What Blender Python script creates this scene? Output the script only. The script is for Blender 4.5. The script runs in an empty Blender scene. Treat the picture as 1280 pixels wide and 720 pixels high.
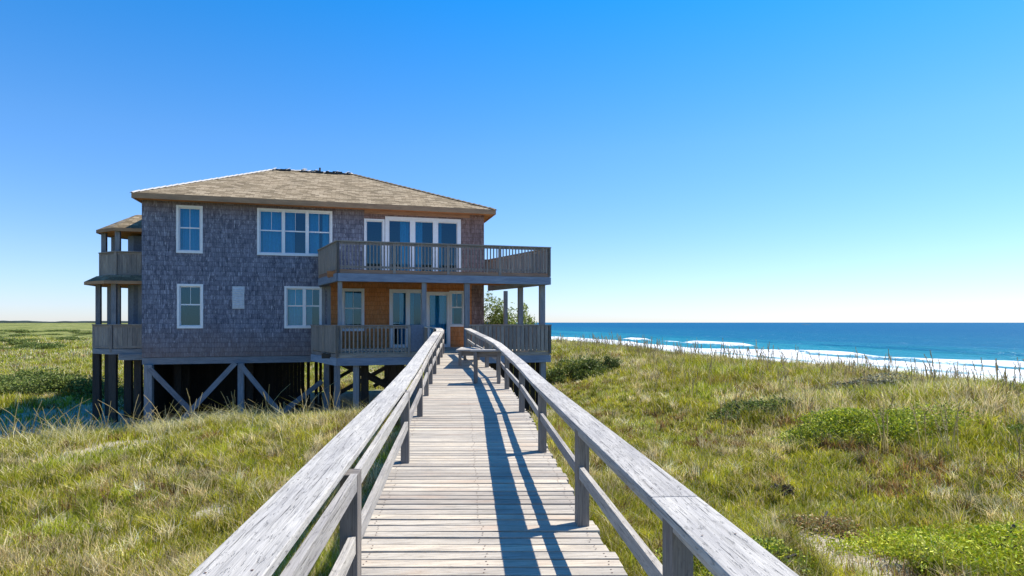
import bpy, math, random
import numpy as np
from mathutils import Vector
random.seed(7); RNG = np.random.default_rng(11)
S = bpy.context.scene; COL = S.collection
R = math.radians
EYE = 6.5                       # camera height above the sea
# ------------------------------------------------------------------ camera
cd = bpy.data.cameras.new('camera'); cam = bpy.data.objects.new('camera', cd); COL.objects.link(cam)
cam.location = (0, 0, EYE); cam.rotation_euler = (R(90), 0, 0)
cd.sensor_width = 36; cd.lens = 36*760/1280; cd.shift_y = 43/1280
cd.clip_start = 0.05; cd.clip_end = 60000
S.camera = cam
# ------------------------------------------------------------------ sky, sun, exposure
SUN_EL, SUN_AZ = R(54), R(63)   # azimuth clockwise from +Y
w = bpy.data.worlds.new('World'); S.world = w; w.use_nodes = True
wn, wl = w.node_tree.nodes, w.node_tree.links
sky = wn.new('ShaderNodeTexSky'); sky.sky_type = 'NISHITA'; sky.sun_disc = False
sky.sun_elevation = SUN_EL; sky.sun_rotation = SUN_AZ
sky.air_density = 1.0; sky.dust_density = 0.12; sky.ozone_density = 1.6; sky.altitude = 0
hs = wn.new('ShaderNodeHueSaturation'); hs.inputs['Saturation'].default_value = 1.12
bg = wn['Background']; bg.inputs['Strength'].default_value = 0.103
tn = wn.new('ShaderNodeMix'); tn.data_type = 'RGBA'; tn.blend_type = 'MULTIPLY'; tn.inputs[0].default_value = 1; tn.inputs[7].default_value = (.62, .88, 1.22, 1)
wtc = wn.new('ShaderNodeTexCoord'); wsp = wn.new('ShaderNodeSeparateXYZ'); wl.new(wtc.outputs['Generated'], wsp.inputs[0])
wr = wn.new('ShaderNodeValToRGB'); wl.new(wsp.outputs[2], wr.inputs['Fac']); we = wr.color_ramp.elements
we[0].position = 0; we[0].color = (.66, .76, 1.16, 1); we[1].position = .52; we[1].color = (.03, .90, 1.40, 1)
q = we.new(.10); q.color = (.66, .80, 1.14, 1); q = we.new(.27); q.color = (.52, .88, 1.20, 1)
wl.new(wr.outputs[0], tn.inputs[7])
wl.new(sky.outputs[0], hs.inputs['Color']); wl.new(hs.outputs[0], tn.inputs[6]); wl.new(tn.outputs[2], bg.inputs['Color'])
sl = bpy.data.lights.new('sun', 'SUN'); sun = bpy.data.objects.new('sun', sl); COL.objects.link(sun)
sl.energy = 5.0; sl.angle = R(0.5); sl.color = (1.0, 0.93, 0.80)
D = Vector((math.sin(SUN_AZ)*math.cos(SUN_EL), math.cos(SUN_AZ)*math.cos(SUN_EL), math.sin(SUN_EL)))
sun.rotation_euler = D.to_track_quat('Z', 'Y').to_euler()
S.view_settings.view_transform = 'Standard'; S.view_settings.look = 'None'
S.view_settings.exposure = 0.70; S.view_settings.gamma = 1

# ------------------------------------------------------------------ frames of reference
TH = R(14.6); UX, UY = math.cos(TH), math.sin(TH)          # along the coast's normal = along the house front
W0 = (-14.0, 22.99)                                        # front left wall corner of the house
GZ = -3.9                                                  # ground at the house, below the eye
def su(px, v=0.0):
    """house coordinate s of a plumb line seen at px in the plane v metres behind the front wall"""
    k = (px-640)/760; ox = W0[0]-UY*v; oy = W0[1]+UX*v
    return (k*oy-ox)/(UX-k*UY)
def zz(px, py, v=0.0):
    s = su(px, v); return (403-py)/760*(W0[1]+s*UY+v*UX)
def cl(x, y): return x*UX+y*UY, -x*UY+y*UX
def world(s, v): return W0[0]+s*UX-v*UY, W0[1]+s*UY+v*UX

# ------------------------------------------------------------------ noise in numpy
def _h(i, j, k):
    n = (i*374761393+j*668265263+k*974634777) & 0xffffffff
    n = ((n ^ (n >> 13))*1274126177) & 0xffffffff
    return ((n ^ (n >> 16)) & 0xffff)/65535.0
def vn(x, y, k=0):
    x = np.asarray(x, float); y = np.asarray(y, float)
    i = np.floor(x).astype(np.int64); j = np.floor(y).astype(np.int64)
    fx = x-i; fy = y-j; fx = fx*fx*(3-2*fx); fy = fy*fy*(3-2*fy)
    a = _h(i, j, k); b = _h(i+1, j, k); c = _h(i, j+1, k); d = _h(i+1, j+1, k)
    return (a*(1-fx)+b*fx)*(1-fy)+(c*(1-fx)+d*fx)*fy
def fb(x, y, k=0, o=3):
    t = 0; s = 0; a = 1
    for q in range(o):
        t = t+a*vn(np.asarray(x)*2**q, np.asarray(y)*2**q, k+q); s += a; a *= .5
    return t/s
def sm(a, b, x):
    t = np.clip((np.asarray(x, float)-a)/(b-a), 0, 1); return t*t*(3-2*t)
def ground(x, y):
    """ground height relative to the eye"""
    x = np.asarray(x, float); y = np.asarray(y, float)
    c = x*UX+y*UY; l = -x*UY+y*UX
    r = np.hypot(x, y)
    z = -3.15+0*x
    bump = (fb(x/7+3, y/7, 5)-.5)*.75+(fb(x/2.2, y/2.2, 9)-.5)*.28
    left = sm(-2, -10, c)
    z = z-.35*left
    hp = sm(-15, -10, c)*sm(10.5, 7.5, c)*sm(19, 24, l)*sm(48, 40, l)
    z = z*(1-hp)+(GZ+.0)*hp
    lp = np.exp(-(((c+14.5)/4.5)**2+((l-23)/4.2)**2))      # sandy hollow beside the house
    z = z*(1-lp)+(GZ-.1)*lp
    ridge = sm(7, 18.5, c+1.5*(fb(l/9, 1.0+0*l, 3)-.5))
    z = z+ridge*(.78+.0*l)
    z = z+bump*(1-.85*hp)*(1-.85*lp)*(1-sm(150, 400, r)*.5)
    # far left plain with low distant hummocks
    far = sm(30, 120, r)*left
    z = z+far*((fb(x/90, y/90, 21)-.5)*1.8+(fb(x/22, y/22, 25)-.5)*1.1)
    z = z+sm(900, 1500, r)*left*(fb(x/500, y/500, 31)*3.2-.6)
    # seaward face of the dune, beach and sea floor
    d = sm(20.5, 40, c)
    z = z*(1-d)+(-6.05)*d
    z = z-sm(40, 75, c)*1.2-sm(75, 400, c)*6
    return z
def patch(x, y):
    """1 where bare pale sand shows between the grass"""
    x = np.asarray(x, float); y = np.asarray(y, float)
    c = x*UX+y*UY; l = -x*UY+y*UX
    n = fb(x/1.7+11, y/1.7, 41)
    def g(a, b, ra, rb): return np.exp(-(((x-a)/ra)**2+((y-b)/rb)**2))
    m = g(4.6, 7.8, .9, 1.9)*1.15+g(3.4, 8.6, .9, 1.0)*.6+g(6.6, 14.5, 1.6, 1.6)*.5+g(2.6, 16, 1.4, 1.6)*.6
    m = m+g(-5.0, 10.2, 1.4, .7)*.6+g(-3.8, 11.0, 1.2, .8)*.5+g(-10.6, 16.0, 1.1, 1.2)*1.2+g(13, 24, 3, 2)*.6+g(-8.4, 10, 1.5, .8)*.5
    lp = np.exp(-(((c+14.5)/4.3)**2+((l-22.5)/3.8)**2))
    m = m+1.25*lp
    m = m+sm(21.5, 25, c)*2
    m = m+sm(-14, -11, c)*sm(9, 7, c)*sm(20.5, 22.5, l)*sm(37, 33, l)*1.5     # under the house
    return np.clip((m+n*1.7-1.15)*1.3, 0, 1)

# ------------------------------------------------------------------ materials
MATS = {}
def mat(name):
    m = bpy.data.materials.new(name); m.use_nodes = True; MATS[name] = m
    nt = m.node_tree; b = nt.nodes['Principled BSDF']
    return m, nt.nodes, nt.links, b
def ramp(n, stops):
    r = n.new('ShaderNodeValToRGB'); e = r.color_ramp.elements
    while len(e) > 1: e.remove(e[-1])
    e[0].position, e[0].color = stops[0][0], tuple(stops[0][1])+(1,)
    for p, c in stops[1:]:
        q = e.new(p); q.color = tuple(c)+(1,)
    return r
def mapping(n, l, src, scale):
    m = n.new('ShaderNodeMapping'); m.inputs['Scale'].default_value = scale; l.new(src, m.inputs['Vector']); return m.outputs[0]
def noise(n, l, vec, scale, detail=4, rough=.6, dist=0):
    t = n.new('ShaderNodeTexNoise'); t.inputs['Scale'].default_value = scale; t.inputs['Detail'].default_value = detail
    t.inputs['Roughness'].default_value = rough; t.inputs['Distortion'].default_value = dist
    l.new(vec, t.inputs['Vector']); return t.outputs['Fac']
def mix(n, l, fac, a, b, mode='MIX'):
    m = n.new('ShaderNodeMix'); m.data_type = 'RGBA'; m.blend_type = mode
    for i, v in ((0, fac), (6, a), (7, b)):
        if hasattr(v, 'is_output'): l.new(v, m.inputs[i])
        else: m.inputs[i].default_value = v if i == 0 else tuple(v)+(1,)
    return m.outputs[2]
def math_(n, l, op, a, b=None, c=None, clamp=False):
    m = n.new('ShaderNodeMath'); m.operation = op; m.use_clamp = clamp
    for i, v in enumerate((a, b, c)):
        if v is None: continue
        if hasattr(v, 'is_output'): l.new(v, m.inputs[i])
        else: m.inputs[i].default_value = v
    return m.outputs[0]
def bump(n, l, b, h, strength=.4, dist=.01):
    k = n.new('ShaderNodeBump'); k.inputs['Strength'].default_value = strength; k.inputs['Distance'].default_value = dist
    l.new(h, k.inputs['Height']); l.new(k.outputs[0], b.inputs['Normal'])

def wood(name, dark, mid, light, crack=.5, rough=.85, bs=.5, stain=None):
    """weathered timber; grain runs along the U of each board's own UV"""
    m, n, l, b = mat(name)
    uv = n.new('ShaderNodeUVMap'); uv.uv_map = 'UVMap'; u = uv.outputs[0]
    g1 = noise(n, l, mapping(n, l, u, (2.2, 42, 1)), 1, 6, .7, .4)
    g2 = noise(n, l, mapping(n, l, u, (5, 150, 1)), 1, 4, .6)
    blot = noise(n, l, mapping(n, l, u, (1.6, 7, 1)), 1, 4, .6)
    r = ramp(n, [(.30, dark), (.48, mid), (.70, light)])
    s = math_(n, l, 'ADD', math_(n, l, 'MULTIPLY', g1, .62), math_(n, l, 'MULTIPLY', g2, .38))
    l.new(s, r.inputs['Fac'])
    ck = noise(n, l, mapping(n, l, u, (1.1, 60, 1)), 1, 3, .8, .6)
    cm = ramp(n, [(.33, (1, 1, 1)), (.39, (0, 0, 0))]); l.new(ck, cm.inputs['Fac'])
    sp = noise(n, l, mapping(n, l, u, (14, 60, 1)), 1, 3, .7)
    sr = ramp(n, [(.34, (1, 1, 1)), (.42, (0, 0, 0))]); l.new(sp, sr.inputs['Fac'])
    crk = math_(n, l, 'MULTIPLY', math_(n, l, 'MAXIMUM', cm.outputs[0], math_(n, l, 'MULTIPLY', sr.outputs[0], .5)), crack)
    c = mix(n, l, crk, r.outputs[0], tuple(x*.28 for x in dark))
    at = n.new('ShaderNodeAttribute'); at.attribute_name = 'rnd'
    tint = ramp(n, [(0, (.74, .73, .74)), (.5, (1, 1, 1)), (1, (1.14, 1.1, 1.04))]); l.new(at.outputs['Fac'], tint.inputs['Fac'])
    c = mix(n, l, 1.0, c, tint.outputs[0], 'MULTIPLY')
    br = ramp(n, [(.35, (.8, .8, .82)), (.65, (1.08, 1.07, 1.05))]); l.new(blot, br.inputs['Fac'])
    c = mix(n, l, 1.0, c, br.outputs[0], 'MULTIPLY')
    if stain:
        sn = noise(n, l, mapping(n, l, u, (.9, 2.2, 1)), 1, 3, .6)
        sm_ = ramp(n, [(.55, (0, 0, 0)), (.72, (1, 1, 1))]); l.new(sn, sm_.inputs['Fac'])
        c = mix(n, l, math_(n, l, 'MULTIPLY', sm_.outputs[0], .45), c, stain)
    l.new(c, b.inputs['Base Color']); b.inputs['Roughness'].default_value = rough
    b.inputs['Specular IOR Level'].default_value = .25
    h = math_(n, l, 'SUBTRACT', s, math_(n, l, 'MULTIPLY', crk, 1.2))
    bump(n, l, b, h, bs, .006)
    return m
M_DECK = wood('weathered_deck_boards', (.27, .235, .19), (.44, .395, .335), (.60, .55, .475), .6, stain=(.40, .27, .19))
M_CAP = wood('weathered_rail_cap', (.25, .24, .22), (.45, .43, .40), (.64, .615, .57), 0.75, bs=1.0)
M_RAILB = wood('weathered_sunlit_tone_rail_timber', (.20, .19, .175), (.37, .35, .33), (.52, .50, .465), .8, bs=.7)  # lighter than the posts: sunlight on the rail faces put into the colour
M_RAIL = wood('weathered_shade_tone_rail_timber', (.11, .10, .09), (.20, .18, .165), (.30, .275, .25), .6)  # darker than the rails: the posts' shaded side put into the colour
M_HW = wood('grey_house_timber', (.13, .14, .16), (.22, .235, .265), (.32, .335, .37), .4)
M_HWB = wood('brown_grey_railing_timber', (.15, .13, .12), (.27, .24, .22), (.42, .38, .355), .5)
M_DARK = wood('old_shade_dark_timber', (.035, .03, .028), (.065, .057, .05), (.10, .09, .08), .4)  # for piles and framing below the house, shade is put into this colour
M_CEDAR = wood('sheltered_cedar', (.28, .11, .05), (.42, .18, .08), (.52, .25, .12), .15)
M_TRIMB = wood('brown_fascia_board', (.24, .14, .08), (.36, .22, .13), (.46, .30, .19), .3)
M_BLUEB = wood('blue_grey_beam', (.17, .21, .29), (.26, .32, .42), (.34, .40, .50), .3)
M_RIM = wood('brown_rim_board', (.20, .12, .08), (.32, .19, .13), (.40, .26, .19), .3)
M_SLAT = wood('shade_black_slats', (.012, .010, .009), (.022, .019, .016), (.035, .03, .026), .3)  # near-black: darkness under the house put into the slat colour

def siding(name, cols, flecks, brown_low=True):
    m, n, l, b = mat(name)
    tc = n.new('ShaderNodeTexCoord'); sp = n.new('ShaderNodeSeparateXYZ'); l.new(tc.outputs['Object'], sp.inputs[0])
    cb = n.new('ShaderNodeCombineXYZ'); l.new(math_(n, l, 'ADD', sp.outputs[0], sp.outputs[1]), cb.inputs[0]); l.new(sp.outputs[2], cb.inputs[1])
    v = cb.outputs[0]
    wob = noise(n, l, mapping(n, l, v, (6, 1.5, 1)), 1, 2)
    cb2 = n.new('ShaderNodeCombineXYZ'); s2 = n.new('ShaderNodeSeparateXYZ'); l.new(v, s2.inputs[0]); l.new(s2.outputs[0], cb2.inputs[0])
    l.new(math_(n, l, 'ADD', s2.outputs[1], math_(n, l, 'MULTIPLY', wob, .07)), cb2.inputs[1])
    br = n.new('ShaderNodeTexBrick'); l.new(cb2.outputs[0], br.inputs['Vector'])
    br.inputs['Scale'].default_value = 1; br.inputs['Brick Width'].default_value = .105; br.inputs['Row Height'].default_value = .185
    br.inputs['Mortar Size'].default_value = .0035; br.inputs['Mortar Smooth'].default_value = .5
    br.inputs['Color1'].default_value = (0, 0, 0, 1); br.inputs['Color2'].default_value = (1, 1, 1, 1); br.inputs['Mortar'].default_value = (.5, .5, .5, 1)
    br.offset_frequency = 2; br.offset = .37
    g = noise(n, l, mapping(n, l, v, (34, .9, 1)), 1, 6, .78, .5); g2 = noise(n, l, mapping(n, l, v, (9, 4, 1)), 1, 5, .75)
    big = noise(n, l, mapping(n, l, v, (.5, .35, 1)), 1, 4, .6)
    t = math_(n, l, 'ADD', math_(n, l, 'ADD', math_(n, l, 'MULTIPLY', br.outputs['Color'], .13), math_(n, l, 'MULTIPLY', g, .60)), math_(n, l, 'MULTIPLY', g2, .26))
    r = ramp(n, [(.34, cols[0]), (.5, cols[1]), (.68, cols[2])]); l.new(t, r.inputs['Fac'])
    c = r.outputs[0]
    fl = noise(n, l, mapping(n, l, v, (24, 3.5, 1)), 1, 6, .8, .8)
    fr = ramp(n, [(.55, (0, 0, 0)), (.62, (1, 1, 1))]); l.new(fl, fr.inputs['Fac'])
    c = mix(n, l, math_(n, l, 'MULTIPLY', fr.outputs[0], .6), c, flecks)
    dk = ramp(n, [(.38, (1, 1, 1)), (.46, (0, 0, 0))]); l.new(noise(n, l, mapping(n, l, v, (30, 5, 1)), 1, 4, .7), dk.inputs['Fac'])
    c = mix(n, l, math_(n, l, 'MULTIPLY', dk.outputs[0], .45), c, tuple(x*.35 for x in cols[0]))
    if brown_low:
        zf = math_(n, l, 'ADD', sp.outputs[2], math_(n, l, 'MULTIPLY', big, 1.6))
        mr = n.new('ShaderNodeMapRange'); l.new(zf, mr.inputs[0]); mr.inputs[1].default_value = 4.6; mr.inputs[2].default_value = 3.3; mr.inputs[3].default_value = 0; mr.inputs[4].default_value = .7
        c = mix(n, l, mr.outputs[0], c, (.24, .16, .125))
        mr2 = n.new('ShaderNodeMapRange'); l.new(math_(n, l, 'ADD', sp.outputs[2], math_(n, l, 'MULTIPLY', g, 1.2)), mr2.inputs[0]); mr2.inputs[1].default_value = 8.5; mr2.inputs[2].default_value = 9.2; mr2.inputs[4].default_value = .5
        c = mix(n, l, mr2.outputs[0], c, (.20, .14, .13))
    c = mix(n, l, math_(n, l, 'MULTIPLY', br.outputs['Fac'], .5), c, tuple(x*.4 for x in cols[0]))
    # courses of shakes, each lapping over the one below with its butt shadow painted in as a dark line
    fz = math_(n, l, 'FRACT', math_(n, l, 'DIVIDE', math_(n, l, 'ADD', sp.outputs[2], math_(n, l, 'MULTIPLY', wob, .07)), .185))
    jr = ramp(n, [(.05, (1, 1, 1)), (.16, (0, 0, 0))]); l.new(fz, jr.inputs['Fac'])
    c = mix(n, l, math_(n, l, 'MULTIPLY', jr.outputs[0], math_(n, l, 'MULTIPLY', g2, .5)), c, tuple(x*.3 for x in cols[0]))
    l.new(c, b.inputs['Base Color']); b.inputs['Roughness'].default_value = .9; b.inputs['Specular IOR Level'].default_value = .2
    h = math_(n, l, 'SUBTRACT', math_(n, l, 'MULTIPLY', t, .7), math_(n, l, 'MULTIPLY', fz, 1.0))
    bump(n, l, b, h, 1.0, .02)
    return m
M_SIDE = siding('weathered_sky_tinted_grey_shingles', ((.055, .055, .078), (.172, .172, .218), (.33, .33, .385)), (.68, .67, .72))  # shingles are grey; the blue of the sky light is put into the colour
M_SIDEB = siding('brown_grey_shingles', ((.10, .065, .06), (.24, .155, .14), (.34, .24, .225)), (.46, .40, .40), False)
M_CSIDE = siding('sheltered_cedar_shingles', ((.46, .16, .055), (.60, .235, .085), (.68, .31, .125)), (.50, .30, .20), False)

def shingle_roof():
    m, n, l, b = mat('tan_roof_shingles')
    uv = n.new('ShaderNodeUVMap'); uv.uv_map = 'UVMap'; v = uv.outputs[0]
    br = n.new('ShaderNodeTexBrick'); l.new(v, br.inputs['Vector'])
    br.inputs['Scale'].default_value = 1; br.inputs['Brick Width'].default_value = .32; br.inputs['Row Height'].default_value = .15
    br.inputs['Mortar Size'].default_value = .012; br.inputs['Color1'].default_value = (0, 0, 0, 1); br.inputs['Color2'].default_value = (1, 1, 1, 1)
    br.inputs['Mortar'].default_value = (.15, .15, .15, 1)
    g = noise(n, l, v, 9, 5, .75); big = noise(n, l, v, .5, 3)
    t = math_(n, l, 'ADD', math_(n, l, 'MULTIPLY', br.outputs['Color'], .4), math_(n, l, 'MULTIPLY', g, .62))
    r = ramp(n, [(.25, (.10, .075, .045)), (.5, (.25, .195, .125)), (.8, (.43, .35, .25))]); l.new(t, r.inputs['Fac'])
    bb = ramp(n, [(.3, (.86, .86, .84)), (.7, (1.08, 1.06, 1.04))]); l.new(big, bb.inputs['Fac'])
    c = mix(n, l, 1.0, r.outputs[0], bb.outputs[0], 'MULTIPLY')
    l.new(c, b.inputs['Base Color']); b.inputs['Roughness'].default_value = .92; b.inputs['Specular IOR Level'].default_value = .2
    bump(n, l, b, t, .6, .02)
    return m
M_ROOF = shingle_roof()

def plain(name, col, rough=.6, var=.12, metal=0, spec=.4, sc=12):
    m, n, l, b = mat(name)
    tc = n.new('ShaderNodeTexCoord'); f = noise(n, l, tc.outputs['Object'], sc, 4, .65)
    r = ramp(n, [(.3, tuple(x*(1-var) for x in col)), (.7, tuple(min(1, x*(1+var)) for x in col))]); l.new(f, r.inputs['Fac'])
    l.new(r.outputs[0], b.inputs['Base Color']); b.inputs['Roughness'].default_value = rough; b.inputs['Metallic'].default_value = metal
    b.inputs['Specular IOR Level'].default_value = spec
    return m
M_WHITE = plain('white_window_paint', (.78, .78, .80), .5, .05)
M_CURT = plain('pale_blue_curtain', (.30, .62, .75), .9, .1)
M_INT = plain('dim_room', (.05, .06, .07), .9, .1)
M_NAIL = plain('rusty_nail', (.09, .05, .035), .7, .3)
M_VENT = plain('pale_vent_metal', (.55, .58, .64), .5, .15)
M_BLACK = plain('black_ridge_vent', (.03, .03, .03), .8, .2)
M_CAPW = plain('pale_ridge_shingle', (.55, .52, .48), .85, .2)
M_PANEL = plain('slate_blue_panel', (.12, .15, .21), .6, .2)
def glass():
    m, n, l, b = mat('window_glass'); n.remove(b)
    out = n['Material Output']
    tr = n.new('ShaderNodeBsdfTransparent'); tr.inputs[0].default_value = (.30, .70, .88, 1)
    gl = n.new('ShaderNodeBsdfGlossy'); gl.inputs['Color'].default_value = (.38, .74, .98, 1); gl.inputs['Roughness'].default_value = .02
    tc = n.new('ShaderNodeTexCoord'); f = noise(n, l, tc.outputs['Object'], .8, 2)
    k = n.new('ShaderNodeBump'); k.inputs['Strength'].default_value = .12; k.inputs['Distance'].default_value = .02; l.new(f, k.inputs['Height']); l.new(k.outputs[0], gl.inputs['Normal'])
    fr = n.new('ShaderNodeFresnel'); fr.inputs[0].default_value = 1.6
    fa = math_(n, l, 'ADD', fr.outputs[0], .05, clamp=True)
    mx = n.new('ShaderNodeMixShader'); l.new(fa, mx.inputs[0]); l.new(tr.outputs[0], mx.inputs[1]); l.new(gl.outputs[0], mx.inputs[2])
    l.new(mx.outputs[0], out.inputs[0]); return m
M_GLASS = glass()

def ground_mat():
    m, n, l, b = mat('dune_ground')
    at = n.new('ShaderNodeAttribute'); at.attribute_name = 'sand'
    tc = n.new('ShaderNodeTexCoord'); o = tc.outputs['Object']
    f1 = noise(n, l, o, .45, 6, .65); f2 = noise(n, l, o, 4, 6, .75); f3 = noise(n, l, o, 30, 4, .7); f4 = noise(n, l, o, .05, 6, .75)
    gr = ramp(n, [(.38, (.04, .055, .012)), (.48, (.12, .14, .025)), (.62, (.33, .32, .10))])
    l.new(math_(n, l, 'ADD', math_(n, l, 'MULTIPLY', f2, .2), math_(n, l, 'MULTIPLY', math_(n, l, 'ADD', f1, f4), .4)), gr.inputs['Fac'])
    sd = ramp(n, [(.36, (.26, .22, .15)), (.48, (.42, .37, .28)), (.64, (.58, .52, .42))]); l.new(math_(n, l, 'ADD', math_(n, l, 'MULTIPLY', f3, .5), math_(n, l, 'MULTIPLY', f2, .5)), sd.inputs['Fac'])
    fac = math_(n, l, 'ADD', at.outputs['Fac'], math_(n, l, 'MULTIPLY', math_(n, l, 'SUBTRACT', f2, .5), .8), clamp=True)
    l.new(mix(n, l, fac, gr.outputs[0], sd.outputs[0]), b.inputs['Base Color'])
    b.inputs['Roughness'].default_value = .95; b.inputs['Specular IOR Level'].default_value = .15
    bump(n, l, b, math_(n, l, 'ADD', f2, math_(n, l, 'MULTIPLY', f3, .4)), .8, .08)
    return m
M_GROUND = ground_mat()

def veg(name, trans=.35, rough=.6):
    m, n, l, b = mat(name); n.remove(b); out = n['Material Output']
    at = n.new('ShaderNodeAttribute'); at.attribute_name = 'tint'
    d = n.new('ShaderNodeBsdfPrincipled'); d.inputs['Roughness'].default_value = rough; d.inputs['Specular IOR Level'].default_value = .3
    t = n.new('ShaderNodeBsdfTranslucent'); l.new(at.outputs['Color'], d.inputs['Base Color']); l.new(at.outputs['Color'], t.inputs['Color'])
    mx = n.new('ShaderNodeMixShader'); mx.inputs[0].default_value = trans
    l.new(d.outputs[0], mx.inputs[1]); l.new(t.outputs[0], mx.inputs[2]); l.new(mx.outputs[0], out.inputs[0]); return m
M_GRASS = veg('dune_grass_blades', .42); M_LEAF = veg('shrub_leaves', .25)

def sea_mat():
    m, n, l, b = mat('sea_water')
    tc = n.new('ShaderNodeTexCoord'); o = tc.outputs['Object']; sp = n.new('ShaderNodeSeparateXYZ'); l.new(o, sp.inputs[0])
    X = sp.outputs[0]; Y = sp.outputs[1]
    at = n.new('ShaderNodeAttribute'); at.attribute_name = 'foam'
    f1 = noise(n, l, mapping(n, l, o, (.30, .10, .2)), 1, 5, .7, .5); f2 = noise(n, l, mapping(n, l, o, (1.6, .8, 1)), 1, 4, .7)
    fs = math_(n, l, 'ADD', at.outputs['Fac'], math_(n, l, 'MULTIPLY', math_(n, l, 'SUBTRACT', math_(n, l, 'ADD', math_(n, l, 'MULTIPLY', f1, .65), math_(n, l, 'MULTIPLY', f2, .35)), .5), 2.4))
    fm = ramp(n, [(.44, (0, 0, 0)), (.56, (1, 1, 1))]); l.new(fs, fm.inputs['Fac'])
    mr = n.new('ShaderNodeMapRange'); l.new(X, mr.inputs[0]); mr.inputs[1].default_value = 95; mr.inputs[2].default_value = 420
    big = noise(n, l, mapping(n, l, o, (.02, .004, 1)), 1, 4, .6)
    wc = ramp(n, [(0, (.016, .18, .25)), (.25, (.004, .105, .20)), (1, (.002, .085, .19))])
    l.new(math_(n, l, 'ADD', mr.outputs[0], math_(n, l, 'MULTIPLY', math_(n, l, 'SUBTRACT', big, .5), .8), clamp=True), wc.inputs['Fac'])
    thin = ramp(n, [(.20, (0, 0, 0)), (.5, (1, 1, 1))]); l.new(fs, thin.inputs['Fac'])
    wc2 = mix(n, l, math_(n, l, 'MULTIPLY', thin.outputs[0], .75), wc.outputs[0], (.30, .46, .52))
    l.new(mix(n, l, fm.outputs[0], wc2, (.80, .82, .84)), b.inputs['Base Color'])
    l.new(math_(n, l, 'ADD', .16, math_(n, l, 'MULTIPLY', fm.outputs[0], .7)), b.inputs['Roughness'])
    b.inputs['Specular IOR Level'].default_value = 0
    b.inputs['Specular Tint'].default_value = (.12, .5, .75, 1)
    w1 = noise(n, l, mapping(n, l, o, (.16, .05, .1)), 1, 6, .65, .4); w2 = noise(n, l, mapping(n, l, o, (1.1, .45, 1)), 1, 5, .7)
    bump(n, l, b, math_(n, l, 'ADD', w1, math_(n, l, 'MULTIPLY', w2, .22)), 1.0, 1.6)
    gl = n.new('ShaderNodeBsdfGlossy'); gl.inputs['Roughness'].default_value = .28; gl.inputs['Color'].default_value = (.75, .9, 1, 1)
    l.new(b.inputs['Normal'].links[0].from_socket, gl.inputs['Normal'])
    mx = n.new('ShaderNodeMixShader'); mx.inputs[0].default_value = .07; l.new(b.outputs[0], mx.inputs[1]); l.new(gl.outputs[0], mx.inputs[2]); l.new(mx.outputs[0], n['Material Output'].inputs[0])
    return m
M_SEA = sea_mat()

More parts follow.
